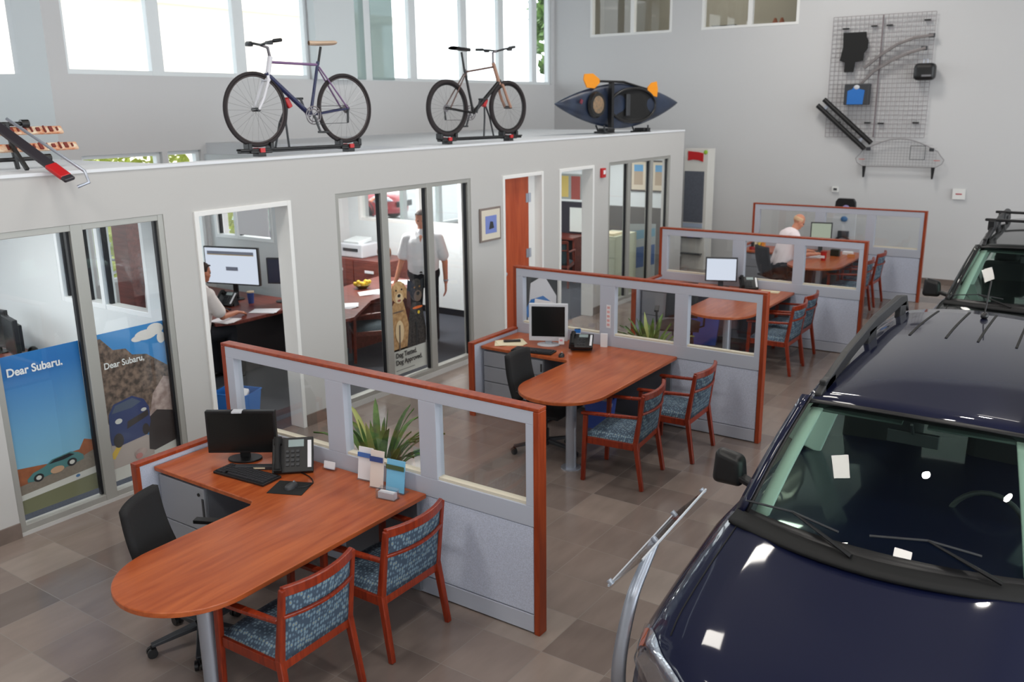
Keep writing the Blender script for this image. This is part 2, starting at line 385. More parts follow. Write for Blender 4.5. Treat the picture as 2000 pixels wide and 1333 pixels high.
# outer window wall, x = -4
UPZ = 3.585
EXT = [(2.13, 3.25, 1.0, 2.62), (3.33, 3.86, 1.0, 2.62), (4.2, 5.2, 1.1, 2.5), (7.1, 10.2, 1.0, 2.5), (2.10, 6.02, UPZ, 6.5), (6.86, 12.95, UPZ, 6.5)]
o = struct('wall_outer_left', wall_with_holes(-4.2, -4.0, 1.87, 13.3, 0, 6.8, EXT, 'x'), band_grey); clean(o)
# angled outer wall to the far left
ang = math.atan2(.567, .824)
def angled(u, n, z):  # u metres from corner going left, n outward normal offset
    return (-4.0 - math.cos(ang) * u + math.sin(ang) * -n, 1.87 - math.sin(ang) * u + math.cos(ang) * n, z)
mb = MB()
def abox(u0, u1, z0, z1, n0=0, n1=0.2, M=mb):
    P = [angled(u, n, z) for z in (z0, z1) for u, n in ((u0, n0), (u1, n0), (u1, n1), (u0, n1))]
    M.add(P, [(0, 3, 2, 1), (4, 5, 6, 7), (0, 1, 5, 4), (1, 2, 6, 5), (2, 3, 7, 6), (3, 0, 4, 7)])
abox(0, 0.34, 0, 6.8); abox(0.34, 7, 0, UPZ); abox(0.34, 7, 6.5, 6.8); abox(2.3, 7, UPZ, 6.5)
struct('wall_far_left', mb, office_white)
mb = MB(); abox(0.34, 0.42, UPZ, 6.5, 0.03, 0.12, mb); abox(1.2, 1.27, UPZ, 6.5, 0.03, 0.12, mb); abox(2.22, 2.3, UPZ, 6.5, 0.03, 0.12, mb); w_ = struct('window_1', mb, alu_lit)
mb = MB(); mb.add([angled(0.4, 0.08, UPZ), angled(2.25, 0.08, UPZ), angled(2.25, 0.08, 6.5), angled(0.4, 0.08, 6.5)], [(0, 1, 2, 3)]); mb.build('pane', clear, w_, recalc=False)
# column standing between the upper windows
mb = MB(); mb.box(-4.0, 6.0, UPZ, -3.86, 6.86, 6.8); struct('wall_pier', mb, office_white)
# back wall and right wall
o = struct('wall_back', wall_with_holes(13.05, 13.25, -4.2, 16, 0, 6.8, [(-3.12, -1.28, 4.52, 6.3), (-0.66, 1.22, 4.53, 6.3)], 'y'), wall_back); clean(o)
mb = MB(); mb.box(13.9, -12, 0, 14.1, 13.2, 0.4); mb.box(13.9, -12, 5.8, 14.1, 13.2, 6.8)
for yy in range(-12, 14, 3): mb.box(13.9, yy - .08, 0.4, 14.1, yy + .08, 5.8)
struct('wall_right', mb, wall_white)
mb = MB(); mb.box(-9, -12.2, 0, 16, -12, 6.8); struct('wall_front', mb, wall_back)
mb = MB(); mb.box(-4.2, 13.03, 0, 14, 13.05, 0.1); struct('baseboard_back', mb, base_tile)
# rooms behind the back wall windows (upstairs)
mb = MB(); mb.box(-4.2, 15.6, 4.0, 3.5, 15.7, 6.5); mb.box(-4.2, 13.25, 4.0, 3.5, 15.6, 4.1); mb.box(-4.2, 13.25, 6.4, 3.5, 15.6, 6.5); mb.box(-4.3, 13.25, 4, -4.2, 15.6, 6.5); mb.box(3.5, 13.25, 4, 3.6, 15.6, 6.5)
struct('wall_upstairs', mb, mat('upstairs_paint', (176, 172, 160), 0.9))
area('upstairs_lamp', (-1, 14.3, 6.3), (0, 0, 0), 3, 0.8, 26, (1, 0.93, 0.8))

# windows: frames + panes
def window_x(n, x, y0, y1, z0, z1, mulls, m, fr=0.05, dep=0.09, gk=True, label=None, panem=None, mw=0.05):
    """glazed frame in a wall of constant x (facing +x)"""
    mb = MB(); d0, d1 = x - dep / 2, x + dep / 2
    mb.box(d0, y0, z0, d1, y0 + fr, z1); mb.box(d0, y1 - fr, z0, d1, y1, z1); cs = [y0 + fr] + [q + s * mw for q in mulls for s in (-1, 1)] + [y1 - fr]
    for a, b in zip(cs[::2], cs[1::2]): mb.box(d0 + .002, a - .001, z0, d1 - .002, b + .001, z0 + fr); mb.box(d0 + .002, a - .001, z1 - fr, d1 - .002, b + .001, z1)
    for q in mulls: mb.box(d0, q - mw, z0, d1, q + mw, z1)
    w = struct('window_%d' % n, mb, m, bevel=0.004)
    ed = [y0 + fr] + [q + s * mw for q in mulls for s in (-1, 1)] + [y1 - fr]
    if gk:
        g = MB()
        for a, b in zip(ed[::2], ed[1::2]):
            g.box(x - 0.02, b - 0.022, z0 + fr, x + 0.012, b, z1 - fr); g.box(x - 0.02, a, z0 + fr, x + 0.012, a + 0.01, z1 - fr)
        g.build('gasket', gasket, w)
    for a, b in zip(ed[::2], ed[1::2]):
        p = MB(); p.poly([(x, a, z0 + fr), (x, b, z0 + fr), (x, b, z1 - fr), (x, a, z1 - fr)]); p.build('pane', panem or clear, w, recalc=False)
    return w
def window_y(n, y, x0, x1, z0, z1, mulls, m, fr=0.05, dep=0.12, gk=True, mw=0.03):
    mb = MB(); d0, d1 = y - dep / 2, y + dep / 2
    mb.box(x0, d0, z0, x0 + fr, d1, z1); mb.box(x1 - fr, d0, z0, x1, d1, z1); cs = [x0 + fr] + [q + s * mw for q in mulls for s in (-1, 1)] + [x1 - fr]
    for a, b in zip(cs[::2], cs[1::2]): mb.box(a - .001, d0 + .002, z0, b + .001, d1 - .002, z0 + fr); mb.box(a - .001, d0 + .002, z1 - fr, b + .001, d1 - .002, z1)
    for q in mulls: mb.box(q - mw, d0, z0, q + mw, d1, z1)
    w = struct('window_%d' % n, mb, m, bevel=0.004)
    ed = [x0 + fr] + [q + s * mw for q in mulls for s in (-1, 1)] + [x1 - fr]
    if gk:
        g = MB()
        for a, b in zip(ed[::2], ed[1::2]): g.box(a, y - 0.02, z0 + fr, a + 0.03, y + .02, z1 - fr)
        g.build('gasket', gasket, w)
    for a, b in zip(ed[::2], ed[1::2]):
        p = MB(); p.poly([(a, y, z0 + fr), (b, y, z0 + fr), (b, y, z1 - fr), (a, y, z1 - fr)]); p.build('pane', clear, w, recalc=False)
    return w
window_x(2, -0.05, WIN_A[0], WIN_A[1], 0.03, 2.31, [-0.31], alu)
window_x(3, -0.05, WIN_B[0], WIN_B[1], 0.06, 2.31, [3.16, 3.93], alu)
window_x(4, -0.05, WIN_D[0], WIN_D[1], 0.06, 2.30, [8.90, 9.70], alu)
# upper row
window_x(5, -4.1, 2.10, 6.02, UPZ, 6.5, [3.37, 4.73], alu_lit, fr=0.06, gk=False, mw=0.09)
w6 = window_x(6, -4.1, 6.86, 12.95, UPZ, 6.5, [7.33, 7.98 + .5, 9.95, 11.15, 12.35], alu_lit, fr=0.06, gk=False, mw=0.09)
p = MB(); p.box(-4.06, 6.9, UPZ + .02, -4.04, 7.25, 6.5); p.box(-4.06, 7.42, UPZ + .02, -4.04, 7.95, 6.5); p.build('milky_panel', green_glass, w6)
window_x(7, -4.1, 2.13, 3.25, 1.0, 2.62, [], alu_lit, gk=False); window_x(8, -4.1, 3.33, 3.86, 1.0, 2.62, [], alu_lit, gk=False)
window_x(9, -4.1, 4.2, 5.2, 1.1, 2.5, [], alu_lit, gk=False); window_x(10, -4.1, 7.1, 10.2, 1.0, 2.5, [8.1, 9.1], alu_lit, gk=False)
window_y(11, 0.64, *W1, [-1.62, -1.28], alu_lit); window_y(12, 6.68, *W3, [-3.28, -2.5], white_trim, gk=False); window_y(13, 3.95, -3.9, -2.7, 1.42, 2.4, [-3.45], alu_lit)
window_y(14, 13.1, -3.12, -1.28, 4.52, 6.3, [-2.15], white_trim, gk=False, mw=.04); window_y(15, 13.1, -0.66, 1.22, 4.53, 6.3, [0.3], white_trim, gk=False, mw=.04)

# door casings
def casing(n, y0, y1, z1):
    mb = MB()
    for a in (y0, y1 - 0.045): mb.box(-0.17, a, 0, 0.02, a + 0.045, z1)
    mb.box(-0.168, y0 + .044, z1 - 0.045, 0.018, y1 - .044, z1)
    return struct('trim_%d' % n, mb, white_trim, bevel=0.004)
casing(2, 0.74, 1.83, 2.30); casing(3, 5.36, 6.32, 2.29); casing(4, 6.74, 7.72, 2.29)
d = MB(); d.box(-0.13, 5.42, 0.005, -0.085, 6.1, 2.24); dr = struct('door_1', d, door_wood, bevel=0.003)
dj = MB(); dj.box(-0.16, 6.10, 0.0, -0.10, 6.275, 2.24); struct('trim_5', dj, white_trim)
for hz in (0.25, 1.2, 1.95):
    h = MB(); h.cyl((-0.075, 6.11, hz - .06), (-0.075, 6.11, hz + .06), 0.012, n=10); h.box(-0.086, 6.03, hz - .06, -0.078, 6.15, hz + .06); h.build('hinge', silver, dr)
h = MB(); h.ball((-0.05, 5.48, 1.0), (0.03, 0.03, 0.03)); h.cyl((-0.09, 5.48, 1.0), (-0.05, 5.48, 1.0), 0.012); h.build('handle', silver, dr)

# ================================================================== OUTSIDE
asph = mat('asphalt', (150, 150, 150), 0.9, noise_amt=0.1, noise_scale=3)
mb = MB(); mb.box(-60, -30, -0.3, -4.2, 60, -0.2); o = mb.build('ground_outside', asph); tag(o, kind='structure')
mb = MB(); mb.box(-34, 14, -0.2, -28, 34, 7.5); mb.box(-34.5, 13.5, 7.5, -27.5, 34.5, 7.9)
for k in range(6): mb.box(-27.99, 15.5 + 3 * k, 2.5, -27.9, 17 + 3 * k, 4.5, 1)
tag(mb.build('building', [mat('beige_stucco', (244, 232, 216), .9), dark_grey]), 'pale beige building far outside the upper windows', 'building')
def bush(name, c, size, n, m, label, cat, trunk=None, seed=1):
    random.seed(seed); t = thing(name, label, cat, (c[0], c[1], -0.2))
    mb = MB()
    for _ in range(n):
        while True:
            q = Vector((random.uniform(-1, 1), random.uniform(-1, 1), random.uniform(-1, 1)))
            if 0.25 < q.length < 1: break
        p = Vector((q.x * size[0], q.y * size[1], c[2] + 0.2 + q.z * size[2])); s = random.uniform(.05, .12) * (1 if size[0] < 1 else 2)
        a = Vector((random.uniform(-1, 1), random.uniform(-1, 1), random.uniform(-1, 1))).normalized(); b_ = a.orthogonal().normalized()
        mb.add([p - a * s, p + b_ * s * .5, p + a * s, p - b_ * s * .5], [(0, 1, 2, 3)])
    mb.build('foliage', m, t, recalc=False)
    tr = MB(); tr.cyl((0, 0, 0), (0, 0, c[2] + 0.2), 0.12 if trunk else 0.03, 0.05, n=8); tr.build('trunk' if trunk else 'stem', mat('bark', (96, 74, 56), .9), t)
    return t
hedge_m = mat('hedge_leaf', (236, 238, 140), .6, rgb2=(190, 204, 90), noise_scale=3)
bush('hedge', (-6.6, 4.9, 1.7), (0.6, 2.2, 1.9), 4200, hedge_m, 'yellow-green hedge seen through the low strip of window at far left', 'hedge', seed=3)
bush('tree', (-7.0, 19.0, 6.2), (1.4, 1.2, 3.0), 2400, leaf_m, 'green leafy tree outside the rightmost tall upper window', 'tree', trunk=True, seed=5)

# ================================================================== PARTITIONS
def make_partition(label):
    t = thing('cubicle_partition', label, 'partition', (0, 0, 0), 0, 'cubicle partitions across the hall')
    X0, X1, H = 1.20, 4.02, 1.47; P = [(1.325, 2.28), (2.45, 3.11), (3.25, 3.925)]; z0, z1 = 0.85, 1.365
    f = MB(); T0, T1 = 0.0, 0.075
    f.box(X0 + .04, T0, z1, X1 - .04, T1, H - .022)
    f.box(X0 + .04, T0, 0.72, X1 - .04, T1, z0)
    ed = [X0 + .04] + [q for a in P for q in a] + [X1 - .04]
    for a, b in zip(ed[::2], ed[1::2]): f.box(a, T0, z0, b, T1, z1)
    f.build('frame', panel_grey, t, bevel=0.003)
    l = MB(); l.box(X0 + .045, 0.004, 0.135, X1 - .045, 0.071, 0.715); l.build('lower_panel', panel_fabric, t, bevel=0.004)
    k = MB(); k.box(X0 + .045, 0.002, 0.01, X1 - .045, 0.073, 0.128); k.build('kick_panel', panel_grey, t, bevel=0.003)
    c = MB(); c.box(X0, -0.004, H - .022, X1, 0.079, H); c.build('cap_rail', red_wood, t, bevel=0.004)
    for a in (X0, X1 - .04): e = MB(); e.box(a, -0.004, 0, a + .04, 0.079, H - .022); e.build('end_post', red_wood, t, bevel=0.005)
    b = MB()
    for a, q in P: b.box(a, .012, z0, q, .063, z0 + .018); 
    b.build('sill_bead', mat('lit_cream_bead', (214, 206, 188), .6), t)  # cream tone paints the lit inner bottom edge of each pane
    for a, q in P: g = MB(); g.poly([(a, .04, z0), (q, .04, z0), (q, .04, z1), (a, .04, z1)]); g.build('pane', part_glass, t, recalc=False)
    # low return panel toward the front
    r = MB(); r.box(1.205, -0.80, 0.02, 1.25, 0, 0.77); r.build('return_panel', panel_fabric, t, bevel=0.003)
    r = MB(); r.box(1.195, -0.83, 0.77, 1.26, -.004, 0.795); r.build('return_cap', red_wood, t, bevel=0.003)
    r = MB(); r.box(1.195, -0.83, 0, 1.26, -0.80, 0.77); r.build('return_post', red_wood, t, bevel=0.004)
    return t
YS = [0.0, 3.845, 7.513, 11.26]
P0 = make_partition('front cubicle partition nearest the dark car, potted plant behind its middle pane')
PL = ['second cubicle partition back, behind the desk with the white-framed monitor', 'third cubicle partition back, behind the desk with the lit monitor', 'rearmost cubicle partition, standing before the back wall behind the bald man']
for y, l in zip(YS[1:], PL): copy_tree(P0, (0, y, 0), 0, l)

# ================================================================== DESKS
def make_desk(label):
    t = thing('desk', label, 'desk', (2.2, 0, 0), 0, 'cherry bullet desks at the partitions')
    ox = 2.2; xr, xl, xi = 3.16, 1.265, 2.34
    cx, r, cy = (xr + xi) / 2, (xr - xi) / 2, -1.47
    pts = [(xl, -.01), (xl, -.70), (xi - .04, -.70), (xi, -.75)]
    pts += [(cx - r * math.cos(a), cy - r * math.sin(a)) for a in [PI * k / 28 for k in range(29)]]
    pts += [(xr, -.01)]
    mb = MB(); mb.prism([(a - ox, b) for a, b in pts], 0.708, 0.74); mb.build('desktop', desk_wood, t, bevel=0.006, seg=3)
    c = MB(); c.cyl((cx + .07 - ox, cy, 0), (cx + .07 - ox, cy, .708), 0.048, n=28); c.cyl((cx + .07 - ox, cy, 0), (cx + .07 - ox, cy, .012), 0.09, n=28); c.build('support_column', silver, t, smooth=40)
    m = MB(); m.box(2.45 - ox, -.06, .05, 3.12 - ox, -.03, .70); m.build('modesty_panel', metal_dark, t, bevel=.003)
    return t
def pedestal(x0, x1, y0, y1, nd, label, lock=True):
    t = thing('file_pedestal', label, 'file cabinet', ((x0 + x1) / 2, (y0 + y1) / 2, 0)); w = (x1 - x0) / 2; d = (y1 - y0) / 2
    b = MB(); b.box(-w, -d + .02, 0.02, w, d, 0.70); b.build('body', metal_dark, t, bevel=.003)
    h = 0.66 / nd
    for k in range(nd):
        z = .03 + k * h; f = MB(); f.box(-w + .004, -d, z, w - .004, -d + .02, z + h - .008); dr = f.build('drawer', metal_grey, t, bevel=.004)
        g = MB(); g.box(w - .03, -d - .006, z + h * .25, w - .012, -d + .002, z + h * .75); g.build('pull', dark_grey, dr)
        if lock and k == nd - 1:
            q = MB(); q.cyl((w - .06, -d - .006, z + h - .06), (w - .06, -d, z + h - .06), .012); q.build('lock', black_pl, dr)
    return t
D0 = make_desk('front cherry desk with a rounded end, nearest desk in view')
DL = ['cherry desk with rounded end holding the white-framed monitor', 'cherry desk with rounded end holding the lit monitor, third from front', 'rearmost cherry desk where the bald man sits']
for y, l in zip(YS[1:], DL): copy_tree(D0, (2.2, y, 0), 0, l)
pedestal(1.28, 1.78, -.68, -.1, 2, 'two-drawer grey cabinet under the front desk')
pedestal(1.28, 2.02, YS[1] - .68, YS[1] - .1, 4, 'grey cabinet of narrow drawers under the desk with white-framed monitor', False)
pedestal(1.28, 1.78, YS[2] - .68, YS[2] - .1, 2, 'grey drawer cabinet under the third desk')
pedestal(1.28, 2.0, YS[3] - .68, YS[3] - .1, 3, 'grey drawer cabinet under the rearmost desk')

# ================================================================== CHAIRS
def make_guest_chair(label, wd, fab, group, name='guest_chair'):
    t = thing(name, label, 'chair', (0, 0, 0), 0, group)
    for s in (-1, 1):
        m = MB(); m.bar((s * .262, -.305, 0), (s * .25, -.235, .42), .036, .034, (0, 1, 0), w2=.042, t2=.04); m.bar((s * .25, -.235, .40), (s * .25, -.295, .835), .04, .042, (0, 1, 0), w2=.03, t2=.03); m.build('leg', wd, t, bevel=.006)
        m = MB(); m.bar((s * .262, .235, 0), (s * .258, .215, .60), .034, .036, (0, 1, 0), w2=.036, t2=.04); m.build('leg', wd, t, bevel=.006)
        m = MB(); m.bar((s * .258, .255, .615), (s * .252, .0, .625), .045, .024, (0, 0, 1)); m.bar((s * .252, .0, .625), (s * .25, -.25, .64), .045, .024, (0, 0, 1), w2=.03); m.build('armrest', wd, t, bevel=.007)
        m = MB(); m.bar((s * .252, .2, .375), (s * .25, -.22, .375), .025, .06); m.build('side_rail', wd, t, bevel=.004)
    m = MB(); m.bar((-.25, .215, .375), (.25, .215, .375), .03, .06); m.build('front_rail', wd, t, bevel=.004)
    def rail(z, h, y, bow, th, name):
        def cpt(u, q, w): x = (u - .5) * .5; yy = y - bow * (1 - (2 * u - 1) ** 2); return (x, yy + (q - .5) * th, z + (w - .5) * h)
        m = MB(); n = 10; vs_ = []; fs = []
        for i in range(n + 1):
            for q, w in ((0, 0), (1, 0), (1, 1), (0, 1)): vs_.append(cpt(i / n, q, w))
        for i in range(n):
            for k in range(4): fs.append((i * 4 + k, i * 4 + (k + 1) % 4, (i + 1) * 4 + (k + 1) % 4, (i + 1) * 4 + k))
        fs += [(3, 2, 1, 0), tuple(n * 4 + k for k in range(4))]
        m.add(vs_, fs); m.build(name, wd, t, bevel=.005)
    rail(.82, .055, -.29, .055, .028, 'top_rail'); rail(.675, .02, -.285, .052, .02, 'middle_rail'); rail(.375, .055, -.235, .0, .03, 'rear_rail')
    def bp(z):
        return -.24 - (z - .42) / .42 * .048
    def panel(z0, z1):
        m = MB()
        def fn(u, v):
            z = z0 + (z1 - z0) * v; bow = .055 * (z - .40) / .42; x = (u - .5) * .462
            return (x, bp(z) - bow * (1 - (2 * u - 1) ** 2), z)
        m.grid(fn, 10, 8); o = m.build('backrest', fab, t, smooth=60, solid=.028, offset=0); return o
    panel(.405, .795)
    m = MB()
    def top(u, v):
        x = (u - .5) * .49; y = -.225 + v * .455; e = (1 - (2 * u - 1) ** 6) * (1 - (2 * v - 1) ** 6)
        return (x, y, .41 + .055 * e)
    m.grid(top, 12, 12); m.box(-.245, -.225, .385, .245, .23, .412); m.build('seat', fab, t, smooth=50)
    return t
fab_dark = mat('dark_teal_fabric', (70, 84, 92), .9, noise_amt=.3, noise_scale=90)
G0 = make_guest_chair('cherry guest chair closest to the bottom edge, patterned blue fabric', chair_wood, upholstery, 'patterned guest chairs')
# the chairs face -x: local +y -> -x
def put(o, x, y, rz, z=0): o.location = (x, y, z); o.rotation_euler = (0, 0, rz)
put(G0, 3.13, -1.20, PI / 2 + .02)
GL = [((3.14, -.44), PI / 2, 'patterned cherry guest chair at the front desk beside the front partition'),
      ((3.25, 2.49), PI / 2 + .10, 'cherry guest chair near the rounded end of the second desk'),
      ((3.38, 3.30), PI / 2 + .03, 'cherry guest chair against the second partition'),
      ((3.27, 6.42), PI / 2, 'cherry guest chair near the rounded end of the third desk'),
      ((3.22, 7.05), PI / 2, 'cherry guest chair against the third partition'),
      ((3.20, 10.02), PI / 2, 'cherry guest chair near the rounded end of the rearmost desk'),
      ((3.20, 10.80), PI / 2, 'cherry guest chair against the rearmost partition')]
for (p, rz, l) in GL: copy_tree(G0, (p[0], p[1], 0), rz, l)

def make_task_chair(label):
    t = thing('office_chair', label, 'office chair', (0, 0, 0), 0, 'black swivel chairs')
    m = MB()
    for k in range(5):
        a = 2 * PI * k / 5 + .35; d = Vector((math.cos(a), math.sin(a), 0)); e = d * .30 + Vector((0, 0, .075)); m2 = MB()
        m2.bar(d * .03 + Vector((0, 0, .12)), e, .055, .035, w2=.035, t2=.022); m2.build('base_spoke', dark_grey, t, bevel=.005)
        c = MB(); 
        for s in (-1, 1):
            o_ = Vector((-d.y, d.x, 0)) * .016 * s; q = d * .30 + Vector((0, 0, .03)) + o_
            ax = Vector((-d.y, d.x, 0)); c.tube([q - ax * .01, q + ax * .01], .03, 14)
        c.cyl(d * .30 + Vector((0, 0, .03)), e, .008, n=8); c.build('caster', black_pl, t, smooth=40)
    m.cyl((0, 0, .08), (0, 0, .24), .03); m.cyl((0, 0, .24), (0, 0, .42), .018); m.box(-.09, -.12, .40, .09, .12, .43); m.build('gas_column', black_pl, t, smooth=40)
    s = MB()
    def top(u, v):
        x = (u - .5) * .5; y = (v - .5) * .5 + .02; e = (1 - (2 * u - 1) ** 6) * (1 - (2 * v - 1) ** 6); return (x * (1 - .06 * v), y, .45 + .05 * e)
    s.grid(top, 14, 14); s.box(-.24, -.22, .43, .24, .26, .455); s.build('seat', black_mesh, t, smooth=50)
    b = MB()
    def bk(u, v):
        z = .50 + v * .44; w = .40 * (1 - .05 * v); x = (u - .5) * w
        y = -.235 - .10 * v - .02 * math.sin(v * PI) + .035 * (2 * u - 1) ** 2
        return (x, y, z)
    b.grid(bk, 10, 12); b.build('backrest', black_mesh, t, smooth=60, solid=.045, offset=0, bevel=0)
    a = MB(); a.bar((0, -.05, .42), (0, -.27, .46), .07, .02); a.bar((0, -.27, .45), (0, -.31, .72), .06, .02, (0, 1, 0)); a.build('back_bracket', black_pl, t, bevel=.004)
    for sg in (-1, 1):
        a = MB(); a.tube([(sg * .2, 0, .42), (sg * .29, 0, .45), (sg * .30, -.02, .64)], .014, 8); a.bar((sg * .30, -.13, .655), (sg * .29, .15, .655), .055, .025); a.build('armrest', black_pl, t, bevel=.005, smooth=40)
    return t
T0 = make_task_chair('black swivel chair tucked in at the front desk')
put(T0, 2.33, -1.17, -PI / 2 + .50)
copy_tree(T0, (2.43, 2.57, 0), -PI / 2 + .04, 'black swivel chair at the desk with the white-framed monitor')
copy_tree(T0, (2.16, 6.15, 0), -PI / 2 - 1.2, 'black swivel chair at the third desk, seen through partition glass')
copy_tree(T0, (2.07, 10.12, 0), -PI / 2 + .85, 'black swivel chair under the bald man')

# small things behind the upstairs windows
t = thing('ornament', 'pair of brown pointed ornaments behind the upper window of the back wall', 'ornament', (.62, 13.7, 4.1))
for dx in (-.06, .07): b = MB(); b.lathe([(.12, 0), (.12, .38), (.06, .52), (.02, .62)], (dx, 0, 0), 16); b.build('body', mat('brown_orn', (156, 92, 66), .7), t, smooth=40)
b = MB(); b.box(-.25, -.05, 0, .25, .05, .54); tag(b.build('storage_box', dark_grey, loc=(-.42, 13.6, 4.1), bevel=.01), 'dark grey box behind the left pane of the right upper window', 'box')
# ================================================================== DESK ITEMS
DZ = 0.74
R34 = math.radians(34)
def monitor(label, loc, rz, w, h, frame_m, scr_m, zb=.09, bez=.018, tilt=-.04, name='computer_monitor', chin=None, deep=False):
    t = thing(name, label, 'monitor', loc, rz)
    b = MB(); b.box(-w / 2, -.02, zb - (chin or bez) + bez, w / 2, .025, zb + h + bez * 2); 
    if deep: b.box(-w / 2 + .05, .025, zb + .04, w / 2 - .05, .07, zb + h - .03)
    b.build('housing', frame_m, t, bevel=.006)
    s = MB(); s.box(-w / 2 + bez, -.0225, zb + bez, w / 2 - bez, -.019, zb + h + bez); s.build('screen', scr_m, t)
    n = MB(); n.box(-.035, .02, .01, .035, .045, zb + h * .5); n.build('neck', frame_m, t, bevel=.004)
    f = MB(); f.prism([(math.cos(a) * .12, math.sin(a) * .085 + .02) for a in [2 * PI * k / 24 for k in range(24)]], 0, .014); f.build('foot', frame_m, t, bevel=.003)
    return t
def keyboard(label, loc, rz, m=black_pl, L=.44, W=.155):
    t = thing('keyboard', label, 'keyboard', loc, rz); b = MB(); b.box(-L / 2, -W / 2, 0, L / 2, W / 2, .018); b.build('case', m, t, bevel=.004)
    k = MB(); n = 16
    for r in range(5):
        for c in range(n):
            if r == 0 and 3 < c < 10: continue
            x = -L / 2 + .014 + c * (L - .028) / n; y = -W / 2 + .014 + r * (W - .03) / 5
            k.box(x, y, .018, x + (L - .028) / n - .004, y + (W - .03) / 5 - .004, .025)
    k.box(-L / 2 + .1, -W / 2 + .014, .018, L / 2 - .18, -W / 2 + .034, .025)
    o = k.build('keys', mat('key_grey', (46, 46, 50), .5) if m == black_pl else m, t); o['kind'] = 'stuff'; return t
def mouse(label, loc, rz, m=dark_grey):
    t = thing('computer_mouse', label, 'mouse', loc, rz)
    b = MB()
    def fn(u, v):
        a = u * 2 * PI; r = math.sin(v * PI / 2); return (math.cos(a) * .03 * r * (1 - .15 * math.sin(a)), math.sin(a) * .055 * r, .034 * math.cos(v * PI / 2) ** .7 if v < 1 else 0)
    b.grid(fn, 20, 6); b.build('shell', m, t, smooth=60); w = MB(); w.cyl((-.004, .028, .03), (.004, .028, .03), .008, n=12); w.build('scroll_wheel', silver, t); return t
def phone(label, loc, rz, tilt=.5, big=True):
    t = thing('desk_phone', label, 'phone', loc, rz); s = 1.0 if big else .85
    R = (tilt, 0, 0)
    b = MB(); b.obox((0, .03, .07 * s + .02), (.24 * s, .22 * s, .03), R); b.build('body', black_pl, t, bevel=.006)
    k = MB(); k.add([(-.11 * s, .02, 0), (.11 * s, .02, 0), (.11 * s, .13 * s, 0), (-.11 * s, .13 * s, 0), (-.08 * s, .06, .1 * s), (.08 * s, .06, .1 * s), (.08 * s, .12 * s, .12 * s), (-.08 * s, .12 * s, .12 * s)], [(0, 3, 2, 1), (4, 5, 6, 7), (0, 1, 5, 4), (1, 2, 6, 5), (2, 3, 7, 6), (3, 0, 4, 7)]); k.build('stand', black_pl, t)
    Rm = Euler(R).to_matrix(); C = Vector((0, .03, .07 * s + .02))
    def P(x, y, z): return C + Rm @ Vector((x * s, y * s, z))
    h = MB(); h.tube([P(-.085, -.09, .04), P(-.085, -.05, .058), P(-.085, .05, .058), P(-.085, .09, .04)], .018, 10, radii=[.022, .015, .015, .022]); h.obox(P(-.085, -.085, .03), (.045, .045, .03), R); h.obox(P(-.085, .085, .03), (.045, .045, .03), R); h.build('handset', black_matte, t, smooth=50)
    d = MB(); d.obox(P(.02, .07, .017), (.09 * s, .045 * s, .004), R); d.build('display', mat('lcd_grey', (150, 165, 165), .3), t)
    q = MB()
    for r in range(4):
        for c in range(3): q.obox(P(-.03 + c * .03, .02 - r * .028, .018), (.018, .015, .006), R)
    q.build('keypad', dark_grey, t)
    l = MB(); l.obox(P(.098, 0, .018), (.022, .17 * s, .005), R); l.build('line_label_strip', paper, t)
    return t
def sheet(label, loc, rz, sx, sy, m=paper, th=.003, name='paper_sheet', cat='paper', n=1):
    b = MB()
    for k in range(n): b.obox((.01 * k, .008 * k, th * (k + .5)), (sx, sy, th * .9), (0, 0, .12 * k))
    return tag(b.build(name, m, loc=loc, rotz=rz), label, cat)
def holder(label, loc, rz, w, h, card, band, tilt=-.15, pocket=False):
    t = thing('brochure_holder', label, 'brochure holder', loc, rz)
    a = MB(); a.obox((0, .01, .003), (w, .07, .004)); a.obox((0, 0, .05), (w, .003, .1), (tilt, 0, 0)) ; a.build('acrylic_stand', acrylic, t)
    c = MB(); c.obox((0, .006 , h / 2 + .006), (w * .94, .006, h), (tilt, 0, 0)); c.obox((0, .002, h * .80), (w * .94, .002, h * .14), (tilt, 0, 0), 1); c.obox((0, .0025, h * .42), (w * .7, .002, h * .25), (tilt, 0, 0), 2)
    c.build('brochure', [card, band, mat('soft_grey_print', (176, 182, 200), .7)], t)
    return t
# ---- desk 1
monitor('black widescreen monitor switched off on the front desk', (1.71, -.275, DZ), R34, .49, .275, black_pl, screen_off, zb=.062)
tg = MB(); tg.box(-.035, -.03, 0, .035, .03, .012); o = tag(tg.build('webcam', beige_pl), 'small white clip-on webcam atop the switched-off black monitor', 'webcam'); o.location = (1.70, -.29, DZ + .362); o.rotation_euler = (0, 0, R34)
keyboard('black keyboard in front of the switched-off black monitor', (1.95, -.45, DZ), math.radians(4), L=.47, W=.17)
mp = MB(); mp.prism([(-.12, -.1), (.12, -.1), (.12, .1), (-.12, .1)], 0, .004); tag(mp.build('mouse_pad', black_matte, loc=(2.355, -.43, DZ), rotz=.42, bevel=.001), 'black mouse pad on the front desk', 'mouse pad')
mouse('grey mouse on the black mouse pad', (2.36, -.425, DZ + .004), .1)
ph_ = phone('black office phone standing steep on the front desk beside the monitor', (2.16, -.225, DZ), R34 + .15, tilt=.85); ph_.scale = (1.15, 1.15, 1.15)
c = MB()
c.tube([(2.2 + .24 * math.sin(a) , -.22 - .12 * (1 - math.cos(a)), DZ + .006) for a in [k * .28 for k in range(9)]], .004, 6)
tag(c.build('phone_cord', black_pl, smooth=60), 'thin black cord curling from the front desk phone', 'cord')
